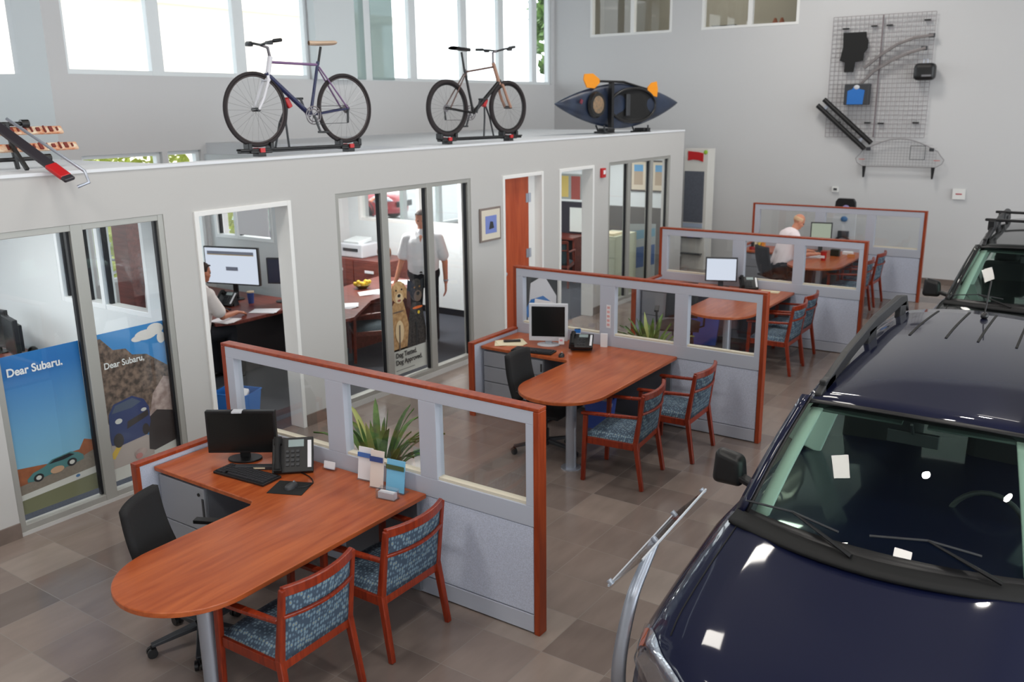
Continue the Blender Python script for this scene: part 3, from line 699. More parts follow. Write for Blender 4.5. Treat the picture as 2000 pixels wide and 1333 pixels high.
t = thing('docking_station', 'low black docking unit under the front desk monitor', 'dock', (1.90, -.31, DZ), R34); b = MB(); b.box(-.15, -.05, 0, .15, .0, .028); b.build('case', dark_grey, t, bevel=.004); b = MB(); b.box(-.02, -.052, .01, .06, -.049, .02); b.build('label_plate', cream, t)
for k, (x, y) in enumerate([(1.93, -.12), (2.02, -.06)]):
    c = MB(); c.tube([(x, y - .08, DZ + .005), (x + .03, y, DZ + .03), (x + .06, y + .03, DZ + .01)], .005, 6); tag(c.build('cable', black_pl, smooth=60), ['thin black cable just behind the switched-off monitor', 'thin black cable between monitor and phone on the front desk'][k], 'cable')
t = thing('card_holder', 'small holder of white business cards on the front desk', 'card holder', (2.35, -.07, DZ), .12); b = MB(); b.box(-.05, -.02, 0, .05, .02, .02); b.build('tray', acrylic, t); b = MB(); b.obox((0, 0, .035), (.09, .01, .05), (-.2, 0, 0)); b.obox((0, -.007, .02), (.06, .002, .02), (-.2, 0, 0), 1); b.build('cards', [paper, blue_pl], t)
holder('white leaflet with a blue corner in an acrylic stand, leftmost of the three', (2.68, -.06, DZ), .12, .125, .22, paper, mat('print_blue', (70, 110, 180), .6))
holder('tall narrow brochure with dark print, middle of the three on front desk', (2.83, -.11, DZ), .12, .11, .245, mat('print_cream', (226, 214, 206), .6), mat('print_navy', (50, 70, 130), .6))
holder('sky-blue and green brochure in clear holder, rightmost of the three', (2.98, -.10, DZ), .1, .15, .21, mat('print_sky', (120, 190, 226), .6), mat('print_green', (70, 90, 60), .6))
t = thing('clear_card_box', 'low clear acrylic box of cards in front of the sky-blue brochure', 'card box', (3.00, -.20, DZ), .15); b = MB(); b.box(-.07, -.03, 0, .07, .03, .004); b.box(-.07, -.03, 0, .07, -.027, .06); b.box(-.07, .027, 0, .07, .03, .07); b.box(-.07, -.03, 0, -.067, .03, .06); b.box(.067, -.03, 0, .07, .03, .06); b.build('box', acrylic, t); b = MB(); b.box(-.06, -.02, .004, .06, .02, .045); b.build('cards', paper, t)
# ---- desk 2
y2 = YS[1]
monitor('white-framed square monitor with a dark screen on the second desk', (1.86, 3.52, DZ), math.radians(26), .40, .315, beige_pl, screen_off, zb=.075, bez=.028, chin=.05, deep=True)
b = MB(); b.obox((0, 0, .03), (.055, .012, .065), (-.1, 0, .5)); b.obox((0, -.007, .04), (.03, .002, .02), (-.1, 0, .5), 1); tag(b.build('price_tag', [paper, mat('print_pink', (226, 150, 160), .6)], loc=(2.03, 3.50, DZ + .045)), 'small white note stuck at the lower corner of the white-framed monitor', 'note')
keyboard('black keyboard in front of the white-framed monitor', (1.86, 3.24, DZ), math.radians(10))
mouse('dark mouse beside the keyboard on the second desk', (2.19, 3.24, DZ), .4, black_pl)
phone('black office phone lying low beside the white-framed monitor', (2.25, 3.52, DZ), .45, tilt=.42)
sheet('cream papers left of the white-framed monitor', (1.46, 3.38, DZ), .6, .30, .22, cream, n=3, name='paper_stack')
b = MB(); b.obox((0, 0, .009), (.18, .05, .018)); tag(b.build('stapler', black_pl, loc=(1.47, 3.42, DZ + .011), rotz=.7, bevel=.006), 'black stapler lying on the cream papers', 'stapler')
b = MB(); b.box(-.03, -.02, 0, .03, .02, .16); b.box(-.031, -.021, .12, .031, .021, .16, 1); tag(b.build('supply_box', [paper, blue_rt], loc=(2.08, 3.74, DZ), rotz=.4, bevel=.003), 'small white and blue box behind the white-framed monitor', 'box')
b = MB(); b.box(-.035, -.012, 0, .035, .012, .14); tag(b.build('desk_card', paper, loc=(2.37, 3.78, DZ), rotz=.3), 'blank white card standing behind the second desk phone', 'card')
b = MB(); b.box(0, 0, 0, .05, .003, .24)
for k in range(5): b.box(.01, -.002, .02 + .045 * k, .04, 0, .045 + .045 * k, 1)
tag(b.build('ticket_strip', [paper, mat('print_rose', (222, 170, 170), .6)], loc=(2.36, y2 - .006, .93)), 'narrow paper strip with pink squares taped on the second partition', 'paper strip')
b = MB(); b.add([(0, 0, 0), (.30, 0, 0), (.34, 0, .24), (.24, 0, .27), (.03, 0, .28)], [(0, 1, 2, 3, 4)]); b.add([(-.03, -.002, .10), (.05, -.002, .10), (.05, -.002, .2), (-.03, -.002, .2)], [(0, 1, 2, 3)]); tag(b.build('taped_paper', paper, loc=(1.46, y2 - .012, .86), solid=.002), 'large white papers behind the white-framed monitor against the glass', 'paper')
# poster stand behind partition 2 (blue car picture)
t = thing('poster_board', 'picture board with a small blue car, behind the second partition glass', 'poster', (.95, 4.75, 0), R34 - .1)
b = MB(); b.box(-.22, 0, .35, .22, .012, 1.25); b.build('panel', black_pl, t, bevel=.002)
b = MB(); b.poly([(-.21, -.002, .36), (.21, -.002, .36), (.21, -.002, 1.24), (-.21, -.002, 1.24)], 0); b.poly([(-.15, -.004, .5), (.2, -.004, .55), (.21, -.004, .95), (.06, -.004, 1.2), (-.1, -.004, 1.1)], 1); b.poly([(-.14, -.006, .68), (.12, -.006, .74), (.17, -.006, .86), (.05, -.006, .95), (-.1, -.006, .9), (-.16, -.006, .78)], 2)
b.build('picture', [mat('print_dark', (46, 48, 52), .5), mat('print_snow', (216, 214, 220), .6), mat('print_carblue', (60, 120, 190), .5)], t)
b = MB(); b.bar((-.15, .02, 0), (-.05, .01, .6), .02, .02); b.bar((.15, .02, 0), (.05, .01, .6), .02, .02); b.bar((0, .3, 0), (0, .02, .7), .02, .02); b.build('easel', black_pl, t)
# ---- desk 3
monitor('lit monitor with a pale screen on the third desk', (2.22, 7.30, DZ), math.radians(22), .42, .29, dark_grey, screen_on, zb=.09)
phone('black phone beside the lit monitor on the third desk', (2.60, 7.33, DZ), .5, tilt=.6)
keyboard('dark keyboard left of the lit monitor on the third desk', (1.85, 7.0, DZ), .1)
sheet('cream notepad near the third desk edge against the partition', (2.88, 7.36, DZ), .1, .24, .11, cream, .012, 'notepad', 'notepad')
# ---- desk 4
monitor('tilted pale-green lit monitor on the rearmost desk', (2.48, 10.98, DZ), math.radians(12), .34, .30, dark_grey, screen_green, zb=.16)
sheet('white papers on the rearmost desk before the bald man', (2.52, 10.42, DZ), .3, .3, .16, paper, .01, n=2)
t = thing('red_tumbler', 'red tumbler standing on the rearmost desk', 'tumbler', (2.76, 10.20, DZ)); b = MB(); b.lathe([(.035, 0), (.045, .12), (.048, .13)]); b.build('cup', red_pl, t, smooth=50); b = MB(); b.lathe([(.05, .13), (.05, .145), (.02, .15)]); b.build('lid', red_dk, t, smooth=50); b = MB(); b.box(-.03, -.047, .04, .03, -.042, .08); b.build('label', paper, t)
b = MB(); b.box(-.07, -.05, 0, .07, .05, .11); tag(b.build('pen_box', black_pl, loc=(2.80, 10.72, DZ), bevel=.01), 'black desk box behind the red tumbler', 'box')
b = MB(); b.box(-.08, -.05, 0, .08, .05, .05); tag(b.build('tissue_box', paper, loc=(2.94, 10.95, DZ), bevel=.006), 'white tissue box at the back of the rearmost desk', 'tissue box')
b = MB(); b.prism([(-.06, -.02), (.06, -.02), (.03, .02), (-.03, .02)], 0, .05); tag(b.build('name_plate', mat('amber', (206, 130, 60), .5), loc=(3.06, 10.7, DZ)), 'amber wooden name plate at the right end of the rearmost desk', 'name plate')
t = thing('desk_organizer', 'organizer with yellow and orange folders at the left end of the rearmost desk', 'organizer', (1.52, 10.75, DZ), .1); b = MB(); b.box(-.14, -.08, 0, .14, .08, .05); b.build('tray', red_dk, t, bevel=.004)
for k, (mm) in enumerate([black_pl, cream, yellow_pl, orange_pl]): b = MB(); b.box(-.12 + k * .06, -.06, .05, -.08 + k * .06, .06, .12 + .02 * (k % 2)); b.build('folder', mm, t)

# blue recycling bins
def bin_(label, loc, m, rz=0, bag=False, s=1.0):
    t = thing('recycling_bin', label, 'bin', loc, rz); b = MB(); w0, w1, d0, d1, h = .13 * s, .17 * s, .1 * s, .13 * s, .38 * s
    P = [(-w0, -d0, 0), (w0, -d0, 0), (w0, d0, 0), (-w0, d0, 0), (-w1, -d1, h), (w1, -d1, h), (w1, d1, h), (-w1, d1, h)]
    b.add(P, [(0, 3, 2, 1), (0, 1, 5, 4), (1, 2, 6, 5), (2, 3, 7, 6), (3, 0, 4, 7)]); b.build('body', m, t, solid=.006)
    b = MB(); b.tube([(-w1, -d1, h), (w1, -d1, h), (w1, d1, h), (-w1, d1, h)], .01, 8, closed=True); b.build('rim', m, t)
    b = MB(); b.obox((.02, 0, h - .04), (.2, .15, .1), (.3, .2, .4)); b.build('waste_paper' if not bag else 'white_liner', paper, t, bevel=.02)
    return t
bin_('blue recycling bin under the third desk', (2.12, 7.10, 0), blue_pl, .3, s=1.1)
bin_('blue bin behind the silver column of the second desk', (2.52, 3.45, 0), blue_pl, .1, s=.8)
bin_('blue bin just inside the open office doorway', (-.45, 1.35, 0), blue_rt, .3, s=1.15)

# plants
def plant(label, loc, seed, n=34, L=.6, ylim=.30):
    random.seed(seed); t = thing('potted_plant', label, 'plant', loc)
    p = MB(); p.lathe([(.13, 0), (.18, .42), (.19, .44), (.165, .44), (.15, .38)], n=28); p.build('pot', mat('pot_grey', (150, 146, 140), .5), t, smooth=40)
    s = MB(); s.lathe([(.15, .385), (.0, .40)], n=20); s.build('soil', mat('soil', (60, 46, 36), .9), t)
    for k in range(n):
        a = random.uniform(0, 2 * PI); lean = random.uniform(.08, .78); l = L * random.uniform(.75, 1.15); m = MB(); N = 8; vs_ = []; w = random.uniform(.022, .036)
        sd = Vector((-math.sin(a), math.cos(a), 0))
        for i in range(N + 1):
            q = i / N; r = .03 + l * lean * q * (.55 + .45 * q); z = .40 + l * (q - lean * .55 * q * q * q)
            c = Vector((math.cos(a) * r, math.sin(a) * r, z)); ww = w * (math.sin(PI * min(1, q * .93 + .07)) ** .6) * (1 if i < N else 0.02)
            vs_ += [Vector((p_.x, max(p_.y, -ylim), p_.z)) for p_ in (c - sd * ww, c + Vector((0, 0, -.012)), c + sd * ww)]
        fs = []
        for i in range(N): fs += [(i * 3, i * 3 + 1, i * 3 + 4, i * 3 + 3), (i * 3 + 1, i * 3 + 2, i * 3 + 5, i * 3 + 4)]
        m.add(vs_, fs); m.build('leaf', leaf_pale if k % 17 == 0 else leaf_m, t, smooth=179, recalc=False)
    return t
plant('tall potted plant with strap leaves behind the front partition', (2.36, .40, 0), 11, 38, .70)
plant('potted plant with drooping strap leaves behind the second partition', (2.66, 4.27, 0), 23, 40, .66)

# ================================================================== PEOPLE
def capsule(mb, a, b, r1, r2, n=14):
    a = Vector(a); b = Vector(b); d = (b - a); L = d.length; d.normalize(); pts = []; rad = []
    for k in range(5): q = math.sin(k / 5 * PI / 2 + .08); pts.append(a - d * r1 * math.cos(k / 5 * PI / 2 + .08)); rad.append(r1 * q)
    pts.append(a); rad.append(r1); pts.append((a + b) / 2); rad.append((r1 + r2) / 2); pts.append(b); rad.append(r2)
    for k in range(5): q = math.cos((k + 1) / 5 * PI / 2 * .95); pts.append(b + d * r2 * math.sin((k + 1) / 5 * PI / 2 * .95)); rad.append(r2 * q)
    mb.tube(pts, 0, n, radii=rad)
def fused(mb, name, m, parent, voxel=.01, sm=4):
    o = mb.build(name, m, parent); md = o.modifiers.new('remesh', 'REMESH'); md.mode = 'VOXEL'; md.voxel_size = voxel; md.use_smooth_shade = True
    s = o.modifiers.new('smooth', 'SMOOTH'); s.factor = .5; s.iterations = sm; return o
def hand(mb, wrist, dirv, palm_n, curl=.35, s=1.0, mirror=1):
    """palm plus four fingers and a thumb"""
    w = Vector(wrist); d = Vector(dirv).normalized(); n = Vector(palm_n); n = (n - d * n.dot(d)).normalized(); sd = d.cross(n) * mirror
    for k in range(4):
        o = (k - 1.5) * .019 * s; capsule(mb, w + sd * o * .7 + d * .01, w + sd * o + d * .085 * s, .014 * s, .012 * s, 8)
        L = [.075, .085, .08, .062][k] * s; a = w + sd * o + d * .09 * s; c1 = curl
        d1 = (d * math.cos(c1) + n * math.sin(c1)); m1 = a + d1 * L * .5; d2 = (d * math.cos(2 * c1) + n * math.sin(2 * c1)); m2 = m1 + d2 * L * .5
        capsule(mb, a, m1, .0095 * s, .009 * s, 8); capsule(mb, m1, m2, .009 * s, .0075 * s, 8)
    a = w - sd * .025 * s + d * .025 * s; b = a - sd * .03 * s + d * .035 * s + n * .01; c = b - sd * .006 + d * .032 * s + n * .012
    capsule(mb, a, b, .014 * s, .011 * s, 8); capsule(mb, b, c, .011 * s, .009 * s, 8)
def head(mb, c, fwd, up=(0, 0, 1), s=1.0):
    c = Vector(c); f = Vector(fwd).normalized(); u = Vector(up); u = (u - f * u.dot(f)).normalized(); r = f.cross(u)
    def P(x, y, z): return c + (r * x + f * y + u * z) * s
    def E(x, y, z, rx, ry, rz):
        n = MB(); n.ball((0, 0, 0), (rx * s, ry * s, rz * s), 16, 12)
        mb.add([P(x, y, z) + r * v[0] + f * v[1] + u * v[2] for v in n.v], n.f)
    E(0, -.005, .035, .076, .093, .088); E(0, .015, -.035, .064, .074, .075); E(0, .045, -.085, .036, .04, .028)
    E(0, .088, -.02, .012, .022, .026); E(0, .096, -.034, .016, .014, .011); E(0, .082, .012, .05, .012, .012)
    for q in (-1, 1): E(q * .074, -.008, -.012, .012, .022, .032); E(q * .045, .045, -.03, .024, .026, .022); 
    E(0, .078, -.062, .022, .010, .007); E(0, .076, -.073, .018, .010, .006)
    return P
def eyes(parent, P, s=1.0):
    m = MB()
    for q in (-1, 1): m.ball(P(q * .030, .079, -.002), .011 * s, 10, 8)
    m.build('eyes', mat('eye_dark', (40, 34, 34), .3), parent)
def cap_hair(parent, P, m, s=1.0, bald=False):
    h = MB(); 
    def fn(u, v):
        a = u * 2 * PI; th = v * (1.75 if not bald else 1.0)
        x = math.sin(th) * math.sin(a) * .082; y = -.010 + math.sin(th) * math.cos(a) * .099; z = .036 + math.cos(th) * .094
        if math.cos(a) > .1 and th > .95: z = max(z, .036 + .05)
        return P(x, y, z)
    h.grid(fn, 24, 10); return h.build('hair', m, parent, smooth=179, solid=.006)
def fringe_hair(parent, P, m):
    h = MB()
    def fn(u, v):
        a = math.radians(70 + 220 * u); th = 1.25 + .75 * v
        return P(math.sin(th) * math.sin(a) * .079, -.006 + math.sin(th) * math.cos(a) * .096, .034 + math.cos(th) * .09)
    h.grid(fn, 20, 5); return h.build('hair', m, parent, smooth=179, solid=.005)

# --- standing man in the large glazed office (faces the camera, right hand on the desk)
def standing_man(loc, rz):
    t = thing('person', 'person standing in white short-sleeved shirt and black trousers behind the large office window', 'person', loc, rz)
    # local: faces +y, right side = +x... (viewer sees him from the front)
    b = MB(); P = head(b, (0, .03, 1.70), (0, 1, -.12)); capsule(b, (0, 0, 1.50), (0, .01, 1.62), .062, .058)
    capsule(b, (-.19, 0, 1.44), (.19, 0, 1.44), .065, .065); capsule(b, (0, 0, 1.38), (0, 0, 1.02), .15, .15); capsule(b, (-.06, .03, 1.05), (.06, .03, 1.05), .14, .14)
    # his right arm (+x) leans on the desk
    capsule(b, (.22, 0, 1.43), (.30, .02, 1.13), .052, .042); capsule(b, (.30, .02, 1.13), (.36, .16, .87), .040, .028); hand(b, (.365, .17, .855), (.25, .75, -.9), (-.2, -.5, -.6), .15, 1.05, 1)
    capsule(b, (-.22, 0, 1.43), (-.29, -.02, 1.12), .052, .042); capsule(b, (-.29, -.02, 1.12), (-.31, .06, .86), .040, .028); hand(b, (-.31, .065, .84), (-.02, .15, -1), (1, 0, 0), .3, 1.05, -1)
    for s in (-1, 1): capsule(b, (s * .10, 0, .92), (s * .115, .01, .50), .085, .058); capsule(b, (s * .115, .01, .5), (s * .12, -.02, .09), .056, .038)
    fused(b, 'body', skin_m, t, .009)
    sh = MB(); capsule(sh, (-.185, 0, 1.445), (.185, 0, 1.445), .078, .078); capsule(sh, (-.05, 0, 1.36), (-.05, .02, 1.05), .165, .165); capsule(sh, (.05, 0, 1.36), (.05, .02, 1.05), .165, .165); capsule(sh, (-.05, .06, 1.1), (.05, .06, 1.1), .135, .135)
    for s in (-1, 1): capsule(sh, (s * .21, 0, 1.44), (s * .272, .01, 1.22), .078, .082)
    capsule(sh, (0, .0, 1.48), (0, .02, 1.53), .085, .07)
    fused(sh, 'shirt', shirt_w, t, .012)
    co = MB()
    for s in (-1, 1): co.add([(s * .01, .115, 1.50), (s * .075, .06, 1.555), (s * .085, .085, 1.50), (s * .05, .125, 1.46)], [(0, 1, 2, 3)])
    co.build('collar', shirt_w, t, solid=.006)
    tr = MB(); capsule(tr, (-.07, .01, .98), (.07, .01, .98), .155, .155)
    for s in (-1, 1): capsule(tr, (s * .10, 0, .92), (s * .115, .01, .5), .105, .082); capsule(tr, (s * .115, .01, .5), (s * .12, -.01, .07), .080, .068)
    fused(tr, 'trousers', trouser, t, .012)
    bl = MB(); bl.lathe([(.162, 0), (.165, .035), (.16, .036)], (0, .01, 1.0), 30); bl.build('belt', black_pl, t, smooth=60)
    for s in (-1, 1): shb = MB(); shb.ball((s * .125, .06, .04), (.05, .14, .045)); shb.box(s * .125 - .045, -.06, 0, s * .125 + .045, .17, .02); shb.build('shoe', black_pl, t, smooth=60)
    cap_hair(t, P, hair_dk); eyes(t, P)
    wt = MB(); wt.lathe([(.034, 0), (.036, .01), (.034, .02)], (-.312, .055, .875), 18); wt.build('wristwatch', silver, t)
    return t
standing_man((-1.15, 5.12, 0), PI + math.radians(28))

def seated(loc, rz, label, skin, hair_fn, lean, shirt_m, arm_fwd=.42, headdir=(0, 1, -.5), arm_z=.76):
    t = thing('person', label, 'person', loc, rz); b = MB()
    hip = Vector((0, 0, .64)); ch = Vector((0, .44 * math.sin(lean), .64 + .44 * math.cos(lean))); nk = Vector((0, .56 * math.sin(lean), .64 + .54 * math.cos(lean)))
    hd = nk + Vector((0, .07 + .10 * math.sin(lean), .15)); P = head(b, hd, headdir); capsule(b, nk - Vector((0, .02, .06)), hd - Vector((0, .03, .05)), .058, .055)
    capsule(b, hip, ch, .13, .13)
    sh = {}
    for s in (-1, 1):
        S = ch + Vector((s * .19, .0, .02)); E = Vector((s * .26, S.y + .12, S.z - .27)); W = Vector((s * .17, S.y + arm_fwd, arm_z + .045)); sh[s] = (S, E, W)
        capsule(b, S, E, .048, .040); capsule(b, E, W, .038, .027); hand(b, W, (-.15 * s, 1, -.15), (0, -.2, -1), .35, 1, s)
        capsule(b, (s * .10, .02, .61), (s * .13, .42, .61), .085, .06); capsule(b, (s * .13, .43, .60), (s * .13, .40, .10), .055, .038)
    fused(b, 'body', skin, t, .009)
    q = MB(); capsule(q, hip + Vector((-.05, 0, 0)), ch + Vector((-.05, 0, -.05)), .15, .15); capsule(q, hip + Vector((.05, 0, 0)), ch + Vector((.05, 0, -.05)), .15, .15); capsule(q, ch + Vector((-.18, 0, .02)), ch + Vector((.18, 0, .02)), .09, .09); capsule(q, ch + Vector((0, 0, .04)), nk + Vector((0, 0, -.02)), .135, .078); capsule(q, hip * .5 + ch * .5, ch, .165, .165)
    for s in (-1, 1): S, E, W = sh[s]; capsule(q, S, S + (E - S) * .75, .075, .078)
    fused(q, 'shirt', shirt_m, t, .012)
    tr = MB(); capsule(tr, (-.07, 0, .61), (.07, 0, .61), .15, .15)
    for s in (-1, 1): capsule(tr, (s * .10, .02, .61), (s * .13, .42, .61), .10, .08); capsule(tr, (s * .13, .43, .60), (s * .13, .40, .08), .078, .062)
    fused(tr, 'trousers', trouser, t, .012)
    for s in (-1, 1): shb = MB(); shb.ball((s * .13, .45, .04), (.05, .14, .04)); shb.box(s * .13 - .045, .33, 0, s * .13 + .045, .56, .02); shb.build('shoe', black_pl, t, smooth=60)
    hair_fn(t, P); eyes(t, P)
    return t
seated((2.10, 10.15, 0), -PI / 2 + .75, 'person with bald head in white shirt, seated at the rearmost desk', skin_m, lambda t, P: fringe_hair(t, P, hair_gr), .30, mat('shirt_pinkish', (240, 228, 232), .85, bump=.5, noise_scale=14))
seated((-2.12, 2.12, 0), math.radians(4), 'person with dark hair in pale shirt, seated at the computer seen through the doorway', skin_dk, lambda t, P: cap_hair(t, P, hair_dk), .22, mat('shirt_cream', (232, 224, 220), .85, bump=.5, noise_scale=14), headdir=(0, 1, -.1))
# ================================================================== OFFICE CONTENTS
def box_thing(name, label, cat, b, m, **k): return tag(b.build(name, m, **k), label, cat)
# --- office behind the posters (left)
t = thing('office_desk', 'dark red wood desk with black monitors behind the posters', 'desk', (-2.75, .15, 0)); b = MB(); b.box(-.65, -.95, .70, .62, .36, .74); b.build('desktop', dark_wood, t, bevel=.004)
b = MB(); b.box(-.6, -.9, 0, -.1, .3, .70); b.build('base', dark_wood, t)
monitor('black monitor nearest the corner on the dark desk behind the posters', (-2.84, .26, DZ), math.radians(10), .46, .36, black_pl, screen_off, zb=.07, deep=True)
monitor('black monitor overlapping another behind the blue sky poster', (-2.44, .24, DZ), math.radians(-12), .40, .34, black_pl, screen_off, zb=.05, deep=True)
b = MB(); b.cyl((0, 0, 0), (0, 0, .1), .035); tag(b.build('red_cup', red_pl, loc=(-2.72, -.12, DZ), smooth=40), 'red cup at the foot of the monitors behind the posters', 'cup')
b = MB(); b.ball((0, 0, .05), (.05, .05, .05)); b.lathe([(.06, 0), (.05, .01)]); tag(b.build('desk_speaker', black_pl, loc=(-2.38, .40, DZ), smooth=60), 'small round black speaker right of the monitors behind the posters', 'speaker')
# door and hanging coat seen through the inner window
b = MB(); b.box(-1.78, 1.05, .0, -1.52, 1.35, 2.25); tag(b.build('wardrobe', dark_wood, bevel=.004), 'tall red-brown wood cabinet seen through the inner window at left', 'cabinet')
# --- open office (doorway)
t = thing('office_desk', 'mahogany desk with papers and a big lit monitor seen through the doorway', 'desk', (-2.75, 3.0, 0)); b = MB()
b.prism([(-1.2, -.6), (.55, -.6), (.80, -.70), (.92, -.5), (.92, .3), (.8, .72), (-1.2, .72)], .70, .74); b.build('desktop', dark_wood, t, bevel=.004)
b = MB(); b.box(.3, -.5, .05, .75, .55, .70); b.build('pedestal', mat('near_black_wood', (30, 24, 26), .5), t)
monitor('large lit monitor on the mahogany desk in the doorway', (-2.86, 3.32, DZ), math.radians(16), .82, .46, black_pl, screen_on, zb=.20)
b = MB(); b.box(-.09, -.001, 0, .09, .002, .05); b.box(-.36, -.001, .20, .34, .002, .212, 1); b.box(-.36, -.001, .212, .34, .002, .25); tag(b.build('screen_window', [mat('print_window', (150, 158, 178), .5), mat('print_amber', (206, 180, 130), .5)], loc=(-2.83, 3.285, 1.13), rotz=math.radians(16)), 'grey panel and toolbar graphics shown on the large lit monitor', 'screen graphic')
monitor('dark second monitor right of the large lit one', (-2.18, 3.55, DZ), math.radians(24), .40, .30, dark_grey, mat('screen_navy', (46, 52, 76), .3), zb=.24)
phone('black phone with white strip below the large lit monitor', (-2.62, 2.98, DZ), .3, tilt=.7)
t = thing('paper_cup', 'dark blue paper cup below the large lit monitor', 'cup', (-2.50, 3.28, DZ)); b = MB(); b.lathe([(.035, 0), (.045, .14)]); b.build('cup', mat('cup_navy', (40, 60, 120), .6), t, smooth=50); b = MB(); b.lathe([(.047, .14), (.047, .155), (.03, .16)]); b.build('lid', mat('cup_lid', (190, 170, 140), .6), t)
sheet('white papers at the left edge of the mahogany desk', (-1.98, 2.44, DZ), .2, .30, .22, paper, n=3)
sheet('white paper sheets at the right edge of the mahogany desk', (-1.98, 3.05, DZ), .5, .32, .23, paper, n=2)
mouse('black mouse between papers on the mahogany desk', (-2.18, 2.75, DZ), .5, black_pl)
keyboard('black keyboard before the large lit monitor', (-2.60, 2.78, DZ), .1)
t = thing('pencil_jar', 'jar of red and orange pens at the right of the doorway desk', 'jar', (-2.02, 3.48, DZ)); b = MB(); b.lathe([(.04, 0), (.045, .1), (.04, .1), (.035, .01)]); b.build('jar', paper, t, smooth=40)
for k in range(5): b = MB(); b.cyl((.02 * math.cos(k), .02 * math.sin(k), .01), (.04 * math.cos(k * 1.3), .04 * math.sin(k * 1.3), .17), .006); b.build('pen', [red_pl, orange_pl, yellow_pl, blue_pl, red_pl][k], t)
b = MB(); b.box(-3.35, 3.86, 1.5, -2.75, 3.885, 2.35); tag(b.build('window_blind_sheet', paper), 'white sheet hung on the glass above the doorway desk', 'sheet')
b = MB(); b.tube([(-1.0, 2.52, .0), (-1.02, 2.5, .3), (-.98, 2.5, .7)], .006, 6)
# --- man's office
t = thing('office_desk', 'mahogany desk with papers before the standing man', 'desk', (-1.9, 4.4, 0)); b = MB(); b.prism([(-.25, -.5), (.3, -1.3), (1.05, -1.3), (1.1, -1.0), (.62, -.2), (.42, 1.2), (-.5, 1.2)], .70, .74); b.build('desktop', dark_wood, t, bevel=.004)
b = MB(); b.box(-.40, -.1, 0, .2, 1.1, .70); b.build('base', dark_wood, t)
for k, (x, y, r, l) in enumerate([(-1.35, 3.75, .4, 'white papers at the near end of the desk before the standing man'), (-1.75, 5.35, .2, 'white papers under the standing man’s hand'), (-1.60, 4.55, .9, 'white papers in the middle of the desk before the standing man')]):
    sheet(l.replace('’', "'"), (x, y, DZ), r, .34, .25, paper, n=4)
t = thing('yellow_flower_bowl', 'bowl with yellow-green flowers on the desk before the standing man', 'bowl', (-1.95, 4.75, DZ)); b = MB(); b.lathe([(.05, 0), (.12, .05), (.11, .05)]); b.build('bowl', mat('bowl', (120, 110, 60), .5), t, smooth=50)
b = MB(); random.seed(4)
for k in range(16): b.ball((random.uniform(-.09, .09), random.uniform(-.09, .09), random.uniform(.05, .1)), .028, 8, 6)
b.build('flowers', yellow_pl, t, smooth=60)
GD = make_guest_chair('dark wood guest chair in front of the desk in the large glazed office', dark_wood, fab_dark, 'dark office chairs'); put(GD, -1.28, 4.15, PI / 2 + .9)
t = thing('credenza', 'mahogany cabinet with a white label in the corner behind the papers', 'cabinet', (-3.35, 6.25, 0)); b = MB(); b.box(-.58, -.32, 0, .75, .34, .86); b.build('body', dark_wood, t, bevel=.005)
for k in range(2): b = MB(); b.box(-.56 + k * .66, -.34, .45, .08 + k * .66, -.32, .84); d_ = b.build('drawer', dark_wood, t, bevel=.004); h = MB(); h.box(-.32 + k * .66, -.352, .67, -.14 + k * .66, -.34, .71); h.build('label_plate', paper, d_)
t = thing('printer', 'white laser printer on the mahogany cabinet', 'printer', (-3.42, 6.25, .86)); b = MB(); b.box(-.25, -.22, 0, .25, .22, .22); b.build('body', beige_pl, t, bevel=.02); b = MB(); b.obox((0, -.05, .25), (.34, .3, .06), (.15, 0, 0)); b.build('paper_tray', mat('printer_lid', (216, 222, 224), .5), t, bevel=.01); b = MB(); b.box(-.16, -.225, .1, .16, -.21, .15); b.build('slot', dark_grey, t)
b = MB(); b.ball((0, 0, .11), (.13, .09, .12)); tag(b.build('toy_bear', mat('brown_plush', (120, 84, 60), .9), loc=(-2.86, 6.2, .86), smooth=60), 'brown soft shape on the mahogany cabinet right of the printer', 'ornament')
b = MB(); b.box(-4.0, 4.0, 0, -3.98, 6.62, .1); b.box(-3.98, 6.60, 0, -.15, 6.62, .1); tag(b.build('baseboard_office', gasket), kind='structure')
# --- room behind second doorway and end window
t = thing('hutch_desk', 'dark mahogany desk against the far wall seen through the narrow doorway', 'desk', (-2.3, 10.5, 0)); b = MB(); b.box(-.5, -.3, .72, .48, .3, .76); b.build('desktop', dark_wood, t, bevel=.004)
b = MB(); b.box(-.5, -.25, 0, -.46, .3, .72); b.box(.44, -.25, 0, .48, .3, .72); b.build('side_panels', dark_wood, t)
b = MB(); b.box(-.48, .29, .76, .48, .31, 1.36); b.build('back_board', mat('board_dark', (52, 50, 60), .7), t); b = MB(); b.box(-.46, .1, .1, .44, .12, .70); b.build('modesty_panel', mat('near_black_wood', (30, 24, 26), .5), t)
b = MB(); b.box(-.17, -.01, 0, .20, .01, .46); tag(b.build('notice_sheet', mat('pale_sheet', (226, 232, 228), .7), loc=(-2.05, 10.76, .80)), 'large white board standing on the desk in the narrow doorway', 'board')
b = MB(); b.box(-.05, -.04, 0, .05, .04, .12); tag(b.build('tissue_pack', paper, loc=(-2.44, 10.4, .762)), 'small white pack at the left of the narrow doorway desk', 'box')
